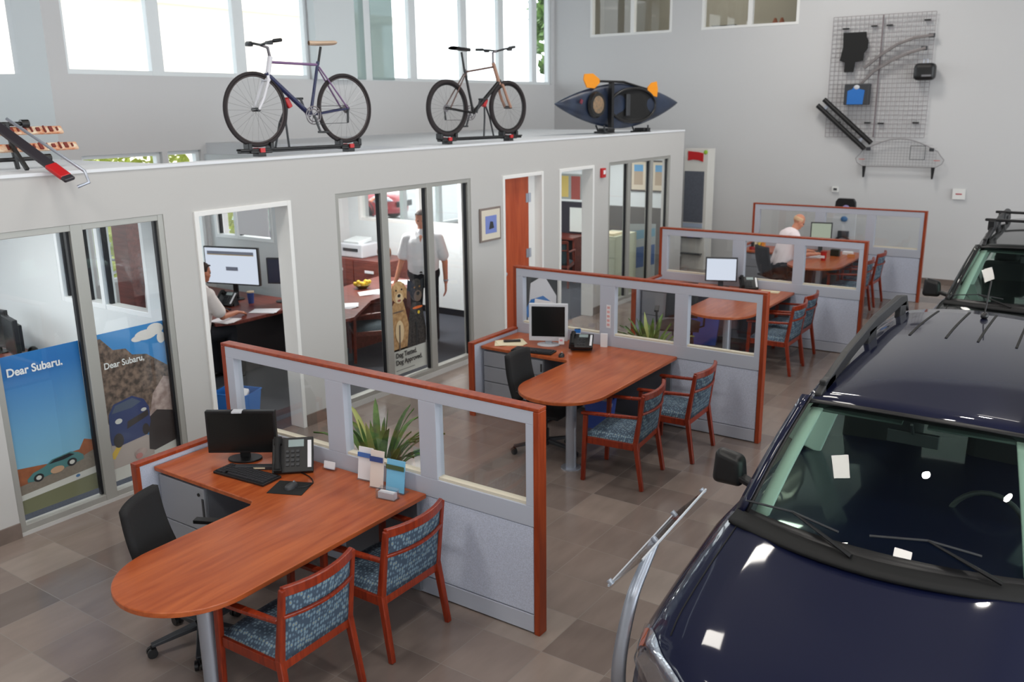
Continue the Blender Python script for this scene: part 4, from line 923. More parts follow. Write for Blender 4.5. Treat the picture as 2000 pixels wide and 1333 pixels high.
t = thing('wall_picture', 'wide picture with yellow and red forms above the narrow doorway desk', 'picture', (-2.2, 10.82, 1.65)); b = MB(); b.box(-.32, -.02, -.28, .32, .01, .28); b.build('frame', alu_lit, t); b = MB(); b.box(-.28, -.023, -.24, .28, -.02, .24); b.box(-.24, -.025, -.2, -.08, -.023, .2, 1); b.box(-.02, -.025, -.24, .18, -.023, .2, 2); b.build('print', [mat('print_grey', (160, 166, 164), .6), mat('print_yellow', (214, 190, 110), .6), mat('print_brick', (160, 84, 78), .6)], t)
bin_('grey bin with a white liner under the narrow doorway desk', (-2.05, 10.05, 0), dark_grey, .2, bag=True)
GE = copy_tree(GD, (-1.75, 9.55, 0), PI * .1, 'dark wood guest chair seen through the narrow doorway')
for k, (x, l) in enumerate([(-.80, 'framed picture with a blue top, seen through the far office window'), (-.38, 'framed picture partly hidden at the right of the far office window')]):
    t = thing('framed_picture', l, 'picture', (x, 10.82, 1.90)); b = MB(); b.box(-.17, -.02, -.28, .17, .01, .28); b.build('frame', mat('frame_dark', (84, 76, 74), .5), t, bevel=.004)
    b = MB(); b.box(-.14, -.022, -.25, .14, -.02, .25); b.box(-.09, -.024, -.16, .09, -.022, .08, 1); b.box(-.09, -.024, .08, .09, -.022, .20, 2); b.build('print', [mat('print_mat', (214, 204, 184), .7), mat('print_tan', (178, 160, 138), .6), mat('print_sky2', (96, 160, 206), .6)], t)
b = MB(); b.box(-1.5, 10.74, 0, -.16, 10.80, 1.34); tag(b.build('low_screen', mat('screen_taupe', (104, 102, 100), .9), bevel=.01), 'grey low screen along the far office wall', 'screen')
t = thing('file_cabinet', 'pale green-beige file cabinet inside the far office window', 'file cabinet', (-.48, 9.3, 0)); b = MB(); b.box(-.25, -.35, 0, .22, .4, 1.05); bm_ = mat('cabinet_beige', (196, 200, 176), .5); b.build('body', bm_, t, bevel=.005)
for k in range(3): b = MB(); b.box(-.24, -.365, .04 + k * .33, .21, -.35, .35 + k * .33); d_ = b.build('drawer', bm_, t, bevel=.004); h = MB(); h.box(-.07, -.385, .2 + k * .33, .05, -.365, .24 + k * .33); h.build('pull', black_pl, d_)
b = MB(); b.box(-.2, -.3, 0, .15, 0, .04); tag(b.build('folder_stack', cream, loc=(-.48, 9.3, 1.05)), 'cream folders on top of the pale file cabinet', 'folders')
t = thing('rolling_poster', 'blue and grey poster leaning inside the far office window', 'poster', (-.30, 9.95, 0), .5); b = MB(); b.box(-.2, 0, .1, .25, .01, 1.15); b.build('panel', mat('print_pale', (170, 176, 176), .6), t); b = MB(); b.poly([(-.19, -.002, .35), (.24, -.002, .45), (.24, -.002, .8), (-.19, -.002, .72)]); b.poly([(-.19, -.002, .86), (.24, -.002, .94), (.24, -.002, 1.08), (-.19, -.002, 1.02)], 1); b.build('picture', [mat('print_steel', (70, 100, 150), .6), mat('print_teal', (120, 160, 180), .6)], t)

# ================================================================== THINGS ON THE OFFICE WALL
RX = (PI / 2, 0, PI / 2)   # text facing +x
skyb = mat('poster_sky', (40, 124, 190), .45)
def sky_grad():
    m = bpy.data.materials.new('poster_sky_print'); m.use_nodes = True; nt = m.node_tree; b = nt.nodes['Principled BSDF']; tc = nt.nodes.new('ShaderNodeTexCoord'); sp = nt.nodes.new('ShaderNodeSeparateXYZ'); rp = nt.nodes.new('ShaderNodeValToRGB')
    nt.links.new(tc.outputs['Generated'], sp.inputs[0]); nt.links.new(sp.outputs[2], rp.inputs[0]); nt.links.new(rp.outputs[0], b.inputs['Base Color'])
    rp.color_ramp.elements[0].position = .3; rp.color_ramp.elements[0].color = (*lin((130, 186, 214)), 1); rp.color_ramp.elements[1].position = .9; rp.color_ramp.elements[1].color = (*lin((30, 112, 182)), 1); b.inputs['Roughness'].default_value = .45; return m
rock = mat('print_rock', (134, 112, 98), .6, rgb2=(62, 52, 46), noise_scale=22)
redsand = mat('print_red_sand', (168, 98, 62), .6, noise_amt=.25, noise_scale=14); road = mat('print_road', (138, 128, 116), .6, noise_amt=.12, noise_scale=40)
grass_p = mat('print_grass', (120, 122, 92), .6); tealcar = mat('print_teal_car', (78, 130, 132), .5); pale_rock = mat('print_pale_rock', (196, 176, 170), .6, rgb2=(150, 128, 122), noise_scale=14)
white_band = mat('print_white', (214, 214, 208), .6); logo_blue = mat('print_logo', (60, 110, 160), .5); cloud = mat('print_cloud', (226, 222, 218), .6)
def poster(name, label, y0, y1, z0, z1, layers, mats):
    t = thing(name, label, 'poster', (-.085, y0, 0))
    b = MB(); b.box(-.006, 0, z0, 0, y1 - y0, z1)
    for k, (pts, mi) in enumerate(layers): b.poly([(.0005 * (k + 1), u * (y1 - y0), z0 + v * (z1 - z0)) for u, v in pts], mi)
    b.build('print', mats, t, recalc=False); return t
def circ(cx, cy, r, ry=None, n=16, a0=0, a1=2 * PI): return [(cx + r * math.cos(a0 + (a1 - a0) * k / n), cy + (ry or r) * math.sin(a0 + (a1 - a0) * k / n)) for k in range(n)]
PA = poster('window_poster', 'tall blue-sky poster with a teal car on a desert road', -1.0, -.375, .13, 1.39, [
    ([(0, .0), (1, .0), (1, .34), (.9, .36), (.82, .30), (.6, .30), (.45, .27), (0, .30)], 1),
    ([(0, 0), (1, 0), (1, .27), (.55, .205), (.0, .185)], 2), ([(0, 0), (1, 0), (1, .13), (0, .09)], 3), ([(0, .09), (1, .11), (1, .155), (0, .125)], 5),
    ([(.12, .215), (.2, .245), (.35, .262), (.45, .292), (.7, .305), (.8, .285), (.86, .26), (.86, .23), (.5, .205), (.2, .19), (.12, .195)], 4),
    ([(.40, .268), (.48, .287), (.68, .297), (.75, .28), (.6, .268)], 6), (circ(.26, .205, .065, .026), 6), (circ(.70, .235, .065, .026), 6), (circ(.26, .205, .035, .014), 5), (circ(.70, .235, .035, .014), 5), (circ(.5, .218, .09, .022), 8),
    ([(.70, .115), (.95, .12), (.95, .15), (.70, .145)], 5), (circ(.75, .133, .03, .01), 7)],
    [sky_grad(), redsand, road, grass_p, tealcar, white_band, mat('print_black', (36, 38, 42), .5), logo_blue, mat('print_sheep', (198, 160, 130), .6)])
text('Dear Subaru,', .088, mat('print_text_white', (238, 240, 240), .6), PA, (.012, .04, 1.235), RX, bold=.0022, sx=.92)
PB = poster('window_poster', 'tall rocky mountain poster with a dark blue car on a road', -.26, .40, .13, 1.40, [
    ([(0, .2), (1, .3), (1, .68), (.85, .74), (.7, .80), (.5, .82), (.42, .87), (.25, .88), (.1, .97), (0, .97)], 1),
    (circ(.72, .93, .16, .035), 5), (circ(.86, .955, .12, .04), 5), (circ(.60, .915, .09, .02), 5), (circ(.93, .89, .06, .04), 5),
    ([(0, .0), (1, .0), (1, .2), (.6, .24), (.35, .30), (0, .42)], 2), ([(.62, .34), (.72, .52), (.9, .62), (1, .6), (1, .25), (.8, .25)], 6), ([(.58, .14), (.62, .36), (.75, .40), (1, .36), (1, .12), (.75, .10)], 7),
    ([(.02, .17), (.2, .27), (.27, .27), (.09, .15)], 8),
    ([(.06, .30), (.08, .46), (.16, .52), (.42, .545), (.58, .50), (.64, .44), (.64, .33), (.58, .25), (.2, .23), (.07, .25)], 3), ([(.12, .46), (.18, .51), (.42, .53), (.54, .49), (.40, .465)], 9), ([(.30, .33), (.62, .38), (.62, .42), (.32, .38)], 7), (circ(.17, .27, .07, .05), 7), (circ(.56, .29, .05, .04), 7), (circ(.2, .40, .05, .018), 4), (circ(.56, .43, .04, .012), 4),
    ([(0, 0), (1, 0), (1, .12), (.5, .09), (0, .085)], 4), ([(.64, .03), (1, .06), (1, .15), (.64, .12)], 4), (circ(.7, .085, .02, .008), 7), (circ(.45, .14, .09, .03), 6), (circ(.42, .12, .05, .02), 10)],
    [mat('poster_sky2', (58, 136, 200), .45), rock, mat('print_pale_road', (186, 174, 168), .6), mat('print_blue_car', (44, 60, 110), .4), white_band, cloud, pale_rock, mat('print_dark_brown', (48, 40, 40), .6), mat('print_yellow_line', (222, 186, 70), .6), mat('print_windscreen', (78, 90, 112), .3), mat('print_pig', (196, 132, 128), .6)])
text('Dear Subaru,', .075, MATS['print_text_white'], PB, (.015, .06, 1.105), RX, bold=.0010, sx=.92)
gold = mat('print_gold_fur', (200, 160, 112), .7, rgb2=(166, 124, 82), noise_scale=24); dark_fur = mat('print_dark_fur', (66, 60, 58), .7, rgb2=(30, 28, 28), noise_scale=40)
t = thing('dog_sign', 'cut-out sign of a golden and a dark dog in the large window', 'sign', (-.085, 3.27, 0))
b = MB(); W_, H0, H1 = .60, .15, 1.27
def L_(pts, mi, k): b.poly([(-.004 + .0012 * k, u * W_, H0 + v * (H1 - H0)) for u, v in pts], mi)
L_([(0, 0), (1, 0), (1, .27), (0, .27)], 0, 0)
L_([(.0, .25), (.50, .25), (.50, .50), (.42, .66), (.36, .76), (.10, .76), (.0, .70)], 1, 0)
L_([(.42, .25), (.98, .25), (1.0, .42), (.94, .58), (.88, .70), (.62, .72), (.52, .60), (.48, .42)], 2, 1)
L_(circ(.24, .86, .20, .115), 7, 2); L_(circ(.75, .84, .20, .12), 2, 3)
L_([(.08, .95), (.0, .86), (.01, .76), (.09, .80), (.12, .90)], 1, 3); L_([(.38, .95), (.47, .88), (.46, .77), (.39, .80), (.34, .90)], 1, 3)
L_([(.60, .94), (.50, .97), (.47, .86), (.54, .84), (.60, .88)], 3, 4); L_([(.88, .94), (.99, .95), (1.0, .84), (.93, .83), (.88, .88)], 3, 4)
L_(circ(.24, .80, .11, .055), 8, 4); L_(circ(.78, .775, .12, .06), 5, 5)
for (cx_, cy_, r1, r2, mi) in [(.24, .825, .045, .018, 3), (.16, .885, .022, .010, 3), (.32, .885, .022, .010, 3), (.24, .775, .05, .012, 9), (.79, .80, .05, .02, 3), (.69, .87, .022, .010, 6), (.84, .87, .022, .010, 6), (.76, .655, .15, .014, 4), (.79, .60, .035, .018, 10), (.2, .66, .16, .008, 5), (.22, .45, .12, .12, 8)]: L_(circ(cx_, cy_, r1, r2), mi, 6)
L_([(.18, .25), (.22, .25), (.24, .52), (.20, .52)], 5, 7); L_([(.68, .25), (.71, .25), (.73, .50), (.69, .50)], 3, 7)
b.build('print', [white_band, gold, dark_fur, MATS['print_black'], mat('print_orange', (230, 110, 40), .6), mat('print_brindle', (110, 92, 80), .6), mat('print_eye', (150, 110, 60), .5), mat('print_gold_light', (216, 180, 132), .7, rgb2=(192, 150, 104), noise_scale=24), mat('print_gold_pale', (226, 200, 160), .7), mat('print_tongue', (160, 84, 74), .6), yellow_pl], t, recalc=False)
for k, s_ in enumerate(('Dog Tested.', 'Dog Approved.')): text(s_, .082, MATS['print_black'], t, (.012, .035, .355 - .085 * k), RX, bold=.002, sx=.9)
b = MB(); b.box(.010, .035, .198, .011, .36, .206); b.build('fine_print', mat('print_grey_text', (120, 120, 120), .6), t)
# framed picture, alarm
t = thing('framed_picture', 'small framed blue picture with cream mat on the office wall beside the red door', 'picture', (.004, 5.07, 1.71)); b = MB(); b.box(0, -.22, -.21, .022, .22, .21); b.build('frame', mat('frame_taupe', (130, 118, 112), .5), t, bevel=.003)
b = MB(); b.box(.022, -.195, -.185, .024, .195, .185); b.box(.024, -.12, -.11, .026, .12, .11, 1); b.poly([(.027, -.05, -.06), (.027, .06, -.05), (.027, .04, .03), (.027, -.02, .04)], 2); b.build('print', [mat('print_cream2', (216, 208, 192), .7), mat('print_periwinkle', (120, 136, 200), .6), dark_grey], t)
t = thing('fire_alarm', 'red fire alarm box on the office wall', 'alarm', (.0, 7.98, 2.16)); b = MB(); b.box(0, -.06, -.07, .04, .06, .07); b.build('box', red_pl, t, bevel=.006); b = MB(); b.box(.04, -.03, -.02, .05, .03, .04); b.build('strobe', paper, t, bevel=.004)

# ================================================================== BACK WALL THINGS
t = thing('grid_panel', 'white wire grid display on the back wall', 'wire grid', (1.86, 12.99, 2.54)); gx, gz = 1.69, 2.06
wire = mat('grid_wire', (142, 136, 140), .5); 
for h_ in range(2):
    b = MB(); x0 = h_ * .85; x1 = x0 + .83
    for k in range(12): xx = x0 + (x1 - x0) * k / 11; b.box(xx - .0042, -.003, 0, xx + .0042, .003, gz)
    for k in range(28): zz = gz * k / 27; b.box(x0, -.006, zz - .0042, x1, 0, zz + .0042)
    b.build('wire_panel', wire, t)
b = MB(); b.box(.836, -.01, 0, .846, .002, gz); b.build('seam_bar', mat('seam_dark', (110, 96, 100), .5), t)
for (x, z) in [(.22, 1.86), (.70, 1.88), (.95, 1.88), (1.55, 1.93), (.20, .26), (.72, .25), (.95, .24), (1.52, .25)]: b = MB(); b.box(x - .05, -.02, z - .012, x + .05, .05, z + .012); b.build('clip', black_pl, t)
def wall_item(name, label, cat, loc, rz=0): return thing(name, label, cat, loc, rz)
b = MB(); b.prism([(-.19, .33), (.20, .33), (.21, .24), (.245, .18), (.24, .05), (.19, -.02), (.18, -.15), (.05, -.17), (.03, -.34), (-.13, -.34), (-.13, -.17), (-.22, -.14), (-.18, .08)], 0, .03, 'y'); tag(b.build('floor_mat', black_matte, loc=(2.25, 12.93, 4.0), bevel=.006), 'black car mat hung at the upper left of the wire grid', 'car mat')
for k, (pts, l) in enumerate([([(2.46, 3.72), (2.70, 3.92), (2.98, 4.10), (3.24, 4.19), (3.54, 4.22)], 'upper curved silver roof bar on the wire grid'), ([(2.43, 3.46), (2.62, 3.66), (2.88, 3.82), (3.15, 3.94), (3.44, 4.02)], 'lower curved silver roof bar on the wire grid')]):
    t = thing('roof_bar', l, 'roof bar', (pts[0][0], 12.93, pts[0][1])); P_ = [(x - pts[0][0], 0, z - pts[0][1]) for x, z in pts]; b = MB()
    for a, q in zip(P_[:-1], P_[1:]): b.bar(a, q, .05, .045, (0, 0, 1))
    b.build('bar', mat('bar_grey', (128, 122, 122), .4, .3), t, bevel=.006); b = MB(); b.box(P_[-1][0] - .08, -.02, P_[-1][2] - .04, P_[-1][0] + .02, .03, P_[-1][2] + .03); b.build('foot', dark_grey, t, bevel=.006)
t = wall_item('black_case', 'black rounded case hanging at the right of the wire grid', 'case', (3.47, 12.86, 3.63)); b = MB(); b.box(-.17, -.09, -.14, .17, .12, .14); b.build('body', black_pl, t, bevel=.07, seg=4); b = MB(); b.tube([(-.03, 0, .13), (-.03, 0, .2), (.03, 0, .2), (.03, 0, .13)], .008, 8); b.build('handle', silver, t); b = MB(); b.box(-.03, -.094, -.08, .12, -.09, -.05); b.build('badge', mat('badge_grey', (120, 120, 124), .4), t)
t = wall_item('blue_box', 'blue and black storage box on the wire grid below the mat', 'box', (2.39, 12.88, 3.10)); b = MB(); b.box(-.21, -.06, 0, .21, .1, .36); b.build('shell', dark_grey, t, bevel=.012); b = MB(); b.prism([(-.15, .01), (.12, .01), (.14, .25), (.05, .27), (.03, .31), (-.05, .31), (-.07, .27), (-.15, .24)], -.066, -.058, 'y'); b.build('front_panel', blue_rt, t); b = MB(); b.ball((0, -.06, .30), (.05, .02, .04)); b.build('latch', beige_pl, t, smooth=60)
t = wall_item('ski_clamp', 'pair of black padded bars hung diagonally at the lower left of the wire grid', 'rack bars', (1.76, 12.92, 3.15))
for k in range(2):
    o_ = Vector((.06, 0, .05)) if k == 0 else Vector((-.05, 0, -.05)); b = MB(); b.tube([o_ + Vector((0, -.02, 0)), o_ + Vector((.88, -.02, -.76))], .043, 10); b.build('padded_bar', black_pl, t, smooth=50)
for a in (.12, .86): b = MB(); b.bar((.88 * a + .05, .0, -.76 * a + .06), (.88 * a - .06, .0, -.76 * a - .06), .04, .05); b.build('end_clamp', silver, t)
# curved cargo net
t = wall_item('cargo_net', 'curved mesh cargo net below the wire grid', 'cargo net', (3.17, 12.95, 2.04)); b = MB()
arc = [(-.62 + 1.24 * k / 16, .27 + .21 * math.sin(PI * k / 16)) for k in range(17)]
out_ = [(-.60, .0), (-.70, .06), (-.73, .13), (-.66, .21)] + arc + [(.66, .21), (.73, .13), (.70, .06), (.60, .0)]
b.tube([(x, 0, z) for x, z in out_], .01, 8, closed=True); b.build('rim', mat('net_frame', (150, 148, 150), .5), t, smooth=60)
b = MB()
for k in range(24):
    x = -.6 + 1.2 * k / 23; top = .27 + .21 * math.sin(PI * (x + .62) / 1.24); b.bar((x, 0, .0), (x, 0, top), .003, .003, (0, 1, 0))
for k in range(9):
    z = .05 * (k + .5); hw = .60 if z < .27 else .62 * math.cos(math.asin(min(1, (z - .27) / .21))); b.bar((-hw, 0, z), (hw, 0, z), .003, .003)
o_ = b.build('mesh', mat('net_thread', (120, 118, 124), .6), t)
b = MB(); b.tube([(.18, -.01, .13), (.42, -.01, .13), (.42, -.01, .36), (.18, -.01, .36)], .008, 6, closed=True); b.build('pocket_frame', dark_grey, t)
for s_ in (-1, 1):
    b = MB(); b.prism([(s_ * .57 - .03, .0), (s_ * .57 + .03, .0), (s_ * .57 + .012, -.2), (s_ * .57 - .012, -.2)], -.02, .02, 'y'); b.build('strap', black_pl, t)
    b = MB(); b.box(s_ * .62 - .05, -.012, .11, s_ * .62 + .05, -.006, .125); b.build('tab', mat('tab_pink', (196, 130, 126), .6), t)
    b = MB(); b.box(s_ * .52 - .04, -.02, .27, s_ * .52 + .04, .0, .33); b.build('hook', dark_grey, t, bevel=.01)
b = MB(); b.box(-.06, -.02, -.05, .06, .0, .05); b.box(-.03, -.03, -.02, .03, -.02, .02, 1); tag(b.build('wall_socket', [white_trim, dark_grey], loc=(2.11, 13.03, 1.60)), 'small white wall box with dark centre below the wire grid', 'wall box')
b = MB(); b.box(-.10, -.02, -.09, .10, .0, .09); b.box(-.05, -.024, -.01, .05, -.02, .01, 1); tag(b.build('alarm_horn', [white_trim, mat('alarm_red', (180, 70, 80), .5)], loc=(4.18, 13.03, 1.60)), 'white wall box with small red lettering at right of the back wall', 'alarm')
# display column + kiosk
t = thing('display_board', 'free-standing black-topped display board behind the rearmost partition', 'display', (2.47, 12.4, 0)); b = MB(); b.box(-.2, 0, .25, .2, .03, 1.30); b.build('panel', mat('display_pale', (206, 208, 212), .5), t, bevel=.004)
b = MB(); b.prism([(-.18, 1.30), (.18, 1.30), (.17, 1.44), (.13, 1.50), (-.13, 1.50), (-.17, 1.44)], -.02, .07, 'y'); b.build('top_cap', black_pl, t, bevel=.01); b = MB(); b.ball((0.02, -.03, 1.34), (.06, .02, .05)); b.build('cap_emblem', mat('emblem_violet', (140, 130, 180), .5), t, smooth=60)
b = MB(); b.ball((.0, -.01, 1.14), (.06, .02, .05)); b.build('blue_sticker', logo_blue, t, smooth=60); b = MB(); b.tube([(.13 * math.cos(a), -.02, .70 + .13 * math.sin(a)) for a in [2 * PI * k / 24 for k in range(24)]], .022, 8, closed=True); b.box(-.08, -.06, .82, .10, -.0, .93); b.build('black_ring', dark_grey, t, smooth=50)
b = MB(); b.box(-.22, -.1, 0, .22, .14, .03); b.box(-.03, .0, .0, .03, .03, .3); b.build('base', black_pl, t)
t = thing('display_kiosk', 'tall narrow display kiosk with a red ribbon header near the office corner', 'kiosk', (-.34, 12.3, 0)); b = MB(); b.box(-.24, 0, 0, .24, .35, 2.32); b.build('cabinet', mat('kiosk_white', (214, 212, 206), .6), t, bevel=.004)
b = MB(); b.box(-.22, -.012, .92, .18, .0, 1.90); b.build('screen', mat('kiosk_screen', (92, 96, 106), .45, noise_amt=.15, noise_scale=30), t); b = MB(); b.box(-.22, -.014, .82, .18, .0, .90); b.build('lower_bar', mat('kiosk_bar', (160, 172, 190), .5), t)
b = MB(); b.prism([(-.16, 2.10), (-.05, 2.12), (.06, 2.11), (.15, 2.08), (.15, 2.24), (.06, 2.26), (-.05, 2.27), (-.16, 2.28)], -.02, -.004, 'y'); b.build('red_ribbon', red_pl, t); b = MB(); b.ball((.19, -.005, 2.26), (.04, .01, .04)); b.build('green_leaf_mark', mat('lime', (150, 190, 60), .6), t, smooth=60)
b = MB(); b.box(-.22, -.12, .62, .2, 0, .64); b.box(-.22, -.12, .30, .2, 0, .32); b.build('shelves', dark_grey, t)
for k in range(3): b = MB(); b.box(-.2 + k * .13, -.1, .64, -.09 + k * .13, -.03, .70 + .02 * k); b.build('leaflet_stack', [dark_wood, blue_pl, mat('slate_print', (96, 110, 130), .6)][k], t)

b = MB(); b.prism([(-.10, 0), (.12, 0), (.10, .35), (.05, .62), (0, .66), (-.06, .60), (-.09, .35)], -.03, .03, 'y'); o_ = tag(b.build('hanging_coat', paper, bevel=.015), 'white garment hanging beside the tall red-brown cabinet behind the inner window', 'coat'); o_.location = (-1.40, 1.20, .98); o_.rotation_euler = (0, 0, .6)
b = MB(); b.cyl((-1.50, 1.2, 1.62), (-1.38, 1.2, 1.66), .01, n=8); o_ = b.build('coat_hook', silver, None); o_['label'] = 'small metal hook on the tall red-brown cabinet'; o_['category'] = 'hook'
# ================================================================== LEDGE DISPLAY: BIKES, KAYAK, SKIS
LZ = ZT + .004
def make_bike(label, group, front, rear, R, tyre_r, frame_m, frame2, fork_m, saddle_m, flat=True, knobby=False, flip=False, saddle_h=.98, wall_side=1):
    """front, rear: (x,y) of hub positions; builds local x = toward front"""
    F = Vector((front[0], front[1], 0)); Rr = Vector((rear[0], rear[1], 0)); d = (F - Rr); wb = d.length; rz = math.atan2(d.y, d.x)
    zb = .085
    t = thing('bicycle', label, 'bicycle', (rear[0], rear[1], LZ), rz, group)
    H = zb + R
    for nm, x in (('front_wheel', wb), ('rear_wheel', 0)):
        b = MB(); b.tube([(x + (R - tyre_r) * math.cos(a), 0, H + (R - tyre_r) * math.sin(a)) for a in [2 * PI * k / 56 for k in range(56)]], tyre_r, 10, closed=True); wh = b.build(nm, mat('tyre', (40, 34, 36), .8), t, smooth=60)
        b = MB(); rr = R - tyre_r * 2 - .006; b.tube([(x + rr * math.cos(a), 0, H + rr * math.sin(a)) for a in [2 * PI * k / 56 for k in range(56)]], .009, 8, closed=True); b.build('rim', black_pl if knobby else mat('rim_dark', (70, 62, 62), .4, .4), wh, smooth=60)
        b = MB()
        for k in range(28):
            a = 2 * PI * k / 28; s = .03 if k % 2 else -.03; ao = a + (.25 if (k // 2) % 2 else -.25); b.cyl((x + .02 * math.cos(ao), s, H + .02 * math.sin(ao)), (x + rr * math.cos(a), 0, H + rr * math.sin(a)), .0013, n=4)
        b.build('spokes', mat('spoke', (150, 150, 152), .4, .6), wh)
        b = MB(); b.cyl((x, -.055, H), (x, .055, H), .018); b.build('hub', black_pl, wh, smooth=40)
    BB = Vector((.43, 0, H - .06)); HT = Vector((wb - .20 - (.0 if not knobby else .06), 0, H + (.46 if not knobby else .52))); HB = Vector((wb - .15, 0, H + .30)); ST = Vector((.30, 0, H + .42)); SD = Vector((.255, 0, H + saddle_h - .33)) 
    def tb(name, pts, r, m, par=t, **k): q = MB(); q.tube(pts, r, 12, **k); return q.build(name, m, par, smooth=60)
    fr = tb('frame', [HB + Vector((.01, 0, .03)), BB], .024, frame_m)
    tb('top_tube', [HT - Vector((0, 0, .03)), ST], .013, frame2, fr); tb('seat_tube', [ST + Vector((0, 0, .03)), BB], .016, frame_m, fr); tb('head_tube', [HT + Vector((0, 0, .02)), HB - Vector((0, 0, .02))], .024, fork_m, fr)
    for s in (-1, 1):
        tb('chain_stay', [BB + Vector((0, s * .03, 0)), Vector((0, s * .055, H))], .009, frame_m, fr); tb('seat_stay', [ST + Vector((0, s * .015, -.02)), Vector((0, s * .055, H))], .008, frame2, fr)
        tb('fork_blade', [HB + Vector((.015, s * .045, -.03)), Vector((wb - .06, s * .052, H + .1)), Vector((wb, s * .05, H))], .013 if not knobby else .018, fork_m, t)
    tb('fork_crown', [HB + Vector((.015, -.05, -.03)), HB + Vector((.015, .05, -.03))], .018, fork_m)
    tb('seat_post', [ST, SD], .013, black_pl)
    q = MB()
    def sad(u, v):
        a = v * 2 * PI; x = -.14 + .28 * u; w = .07 * (1 - u) ** .6 + .018; return (SD.x + x, math.cos(a) * w, SD.z + .03 + math.sin(a) * .022 + .012 * (1 - u) ** 2)
    q.grid(sad, 12, 14); q.build('saddle', saddle_m, t, smooth=60)
    ST_ = HT + Vector((.0 if knobby else .02, 0, .10 if not knobby else .14)); tb('stem', [HT, ST_, ST_ + Vector((.07, 0, .02))], .015, mat('stem_grey', (120, 116, 122), .4, .3))
    C = ST_ + Vector((.07, 0, .02)); q = MB(); W = .27 if not knobby else .33
    q.tube([C + Vector((-.03, -W, .03)), C + Vector((0, -W * .45, .02)), C, C + Vector((0, W * .45, .02)), C + Vector((-.03, W, .03))], .012, 10); hb = q.build('handlebar', black_pl, t, smooth=60)
    for s in (-1, 1):
        tb('grip', [C + Vector((-.015, s * W * .68, .028)), C + Vector((-.032, s * W * 1.02, .032))], .017, black_pl, hb); q = MB(); q.obox(C + Vector((.02, s * W * .6, .01)), (.06, .05, .03)); q.build('brake_lever', dark_grey, hb, bevel=.006)
    # crank
    q = MB(); q.tube([(BB.x + .085 * math.cos(a), .05, BB.z + .085 * math.sin(a)) for a in [2 * PI * k / 32 for k in range(32)]], .006, 6, closed=True)
    for k in range(5): a = 2 * PI * k / 5; q.bar((BB.x, .05, BB.z), (BB.x + .085 * math.cos(a), .05, BB.z + .085 * math.sin(a)), .006, .012)
    q.tube([(BB.x + .06 * math.cos(a), .052, BB.z + .06 * math.sin(a)) for a in [2 * PI * k / 32 for k in range(32)]], .006, 6, closed=True); cr_ = q.build('chainring', mat('ring_grey', (130, 126, 130), .4, .5), t, smooth=40)
    for s, a in ((1, -1.9), (-1, 1.24)):
        e = BB + Vector((.17 * math.cos(a), s * .07, .17 * math.sin(a))); q = MB(); q.bar(BB + Vector((0, s * .06, 0)), e, .02, .012, (0, 1, 0)); q.build('crank_arm', dark_grey, t); q = MB(); q.obox(e + Vector((0, s * .05, 0)), (.08, .09, .02)); q.build('pedal', black_pl, t, bevel=.004)
    q = MB(); q.lathe([(.045, .02), (.03, .045)], (0, 0, H), axis='y', n=20); q.build('cassette', mat('ring_grey', (130, 126, 130), .4, .5), t); q = MB(); q.bar((0, .05, H), (.01, .05, H - .14), .02, .02); q.build('derailleur', black_pl, t, bevel=.005)
    q = MB(); q.tube([(0, .05, H + .03), (BB.x, .05, BB.z + .085)], .003, 5); q.tube([(.01, .05, H - .14), (BB.x, .05, BB.z - .085)], .003, 5); q.build('chain', dark_grey, t)
    # rack
    r = thing('roof_bike_rack', 'black roof rack tray ' + ('under the blue and white road bicycle' if not knobby else 'under the black mountain bicycle'), 'bike rack', (rear[0], rear[1], LZ), rz, 'bike rack trays')
    q = MB(); q.box(-.16, -.03, .035, wb + .22, .03, .055); q.box(-.16, -.045, .055, wb + .22, -.03, .075); q.box(-.16, .03, .055, wb + .22, .045, .075); q.build('tray', black_pl, r, bevel=.006)
    for x in (-.02, wb + .0):
        q = MB(); q.box(x - .12, -.05, .03, x + .12, .05, .06); q.box(x - .14, -.05, .06, x - .10, .05, .13); q.box(x + .10, -.05, .06, x + .14, .05, .13); q.build('wheel_cradle', black_pl, r, bevel=.01)
        for sy_ in (-.055, .055): q = MB(); q.obox((x, sy_, .06), (.05, .02, .04)); q.build('strap_buckle', red_pl, r)
        q = MB(); q.box(x - .04, -.05, 0, x + .04, .05, .035); q.build('foot', black_pl, r)
    sd = wall_side; J = Vector(((BB.x + HB.x) / 2 + .0, sd * .04, (BB.z + HB.z) / 2 - .06)); q = MB(); q.tube([J, Vector((J.x + .10, sd * .05, .30)), Vector((J.x + .17, sd * .05, .06))], .011, 8); q.tube([J, Vector((J.x + .02, sd * .06, .3)), Vector((J.x + .0, sd * .06, .05))], .011, 8); q.build('clamp_arm', dark_grey, r, smooth=60)
    q = MB(); q.obox(J, (.05, .06, .10), (0, .5, 0)); q.build('clamp_jaw', red_pl, r, bevel=.01)
    return t
navy = mat('bike_navy', (34, 40, 78), .35); blue_m = mat('bike_blue', (44, 70, 150), .35); white_m = mat('bike_white', (214, 214, 220), .35); purple = mat('bike_purple', (120, 90, 130), .4)
make_bike('blue and white road bicycle with a tan saddle standing on the office ledge', 'ledge bicycles', (-.22, 1.70), (-.10, 2.74), .345, .017, navy, purple, white_m, mat('saddle_tan', (206, 180, 156), .5), saddle_h=.92, wall_side=-1)
make_bike('black mountain bicycle with fat tyres standing on the office ledge', 'ledge bicycles', (-.10, 5.66), (-.26, 4.62), .335, .027, black_pl, mat('bike_brown', (96, 72, 66), .4), mat('bike_bronze', (170, 130, 110), .4), black_pl, knobby=True, saddle_h=.98, wall_side=1)

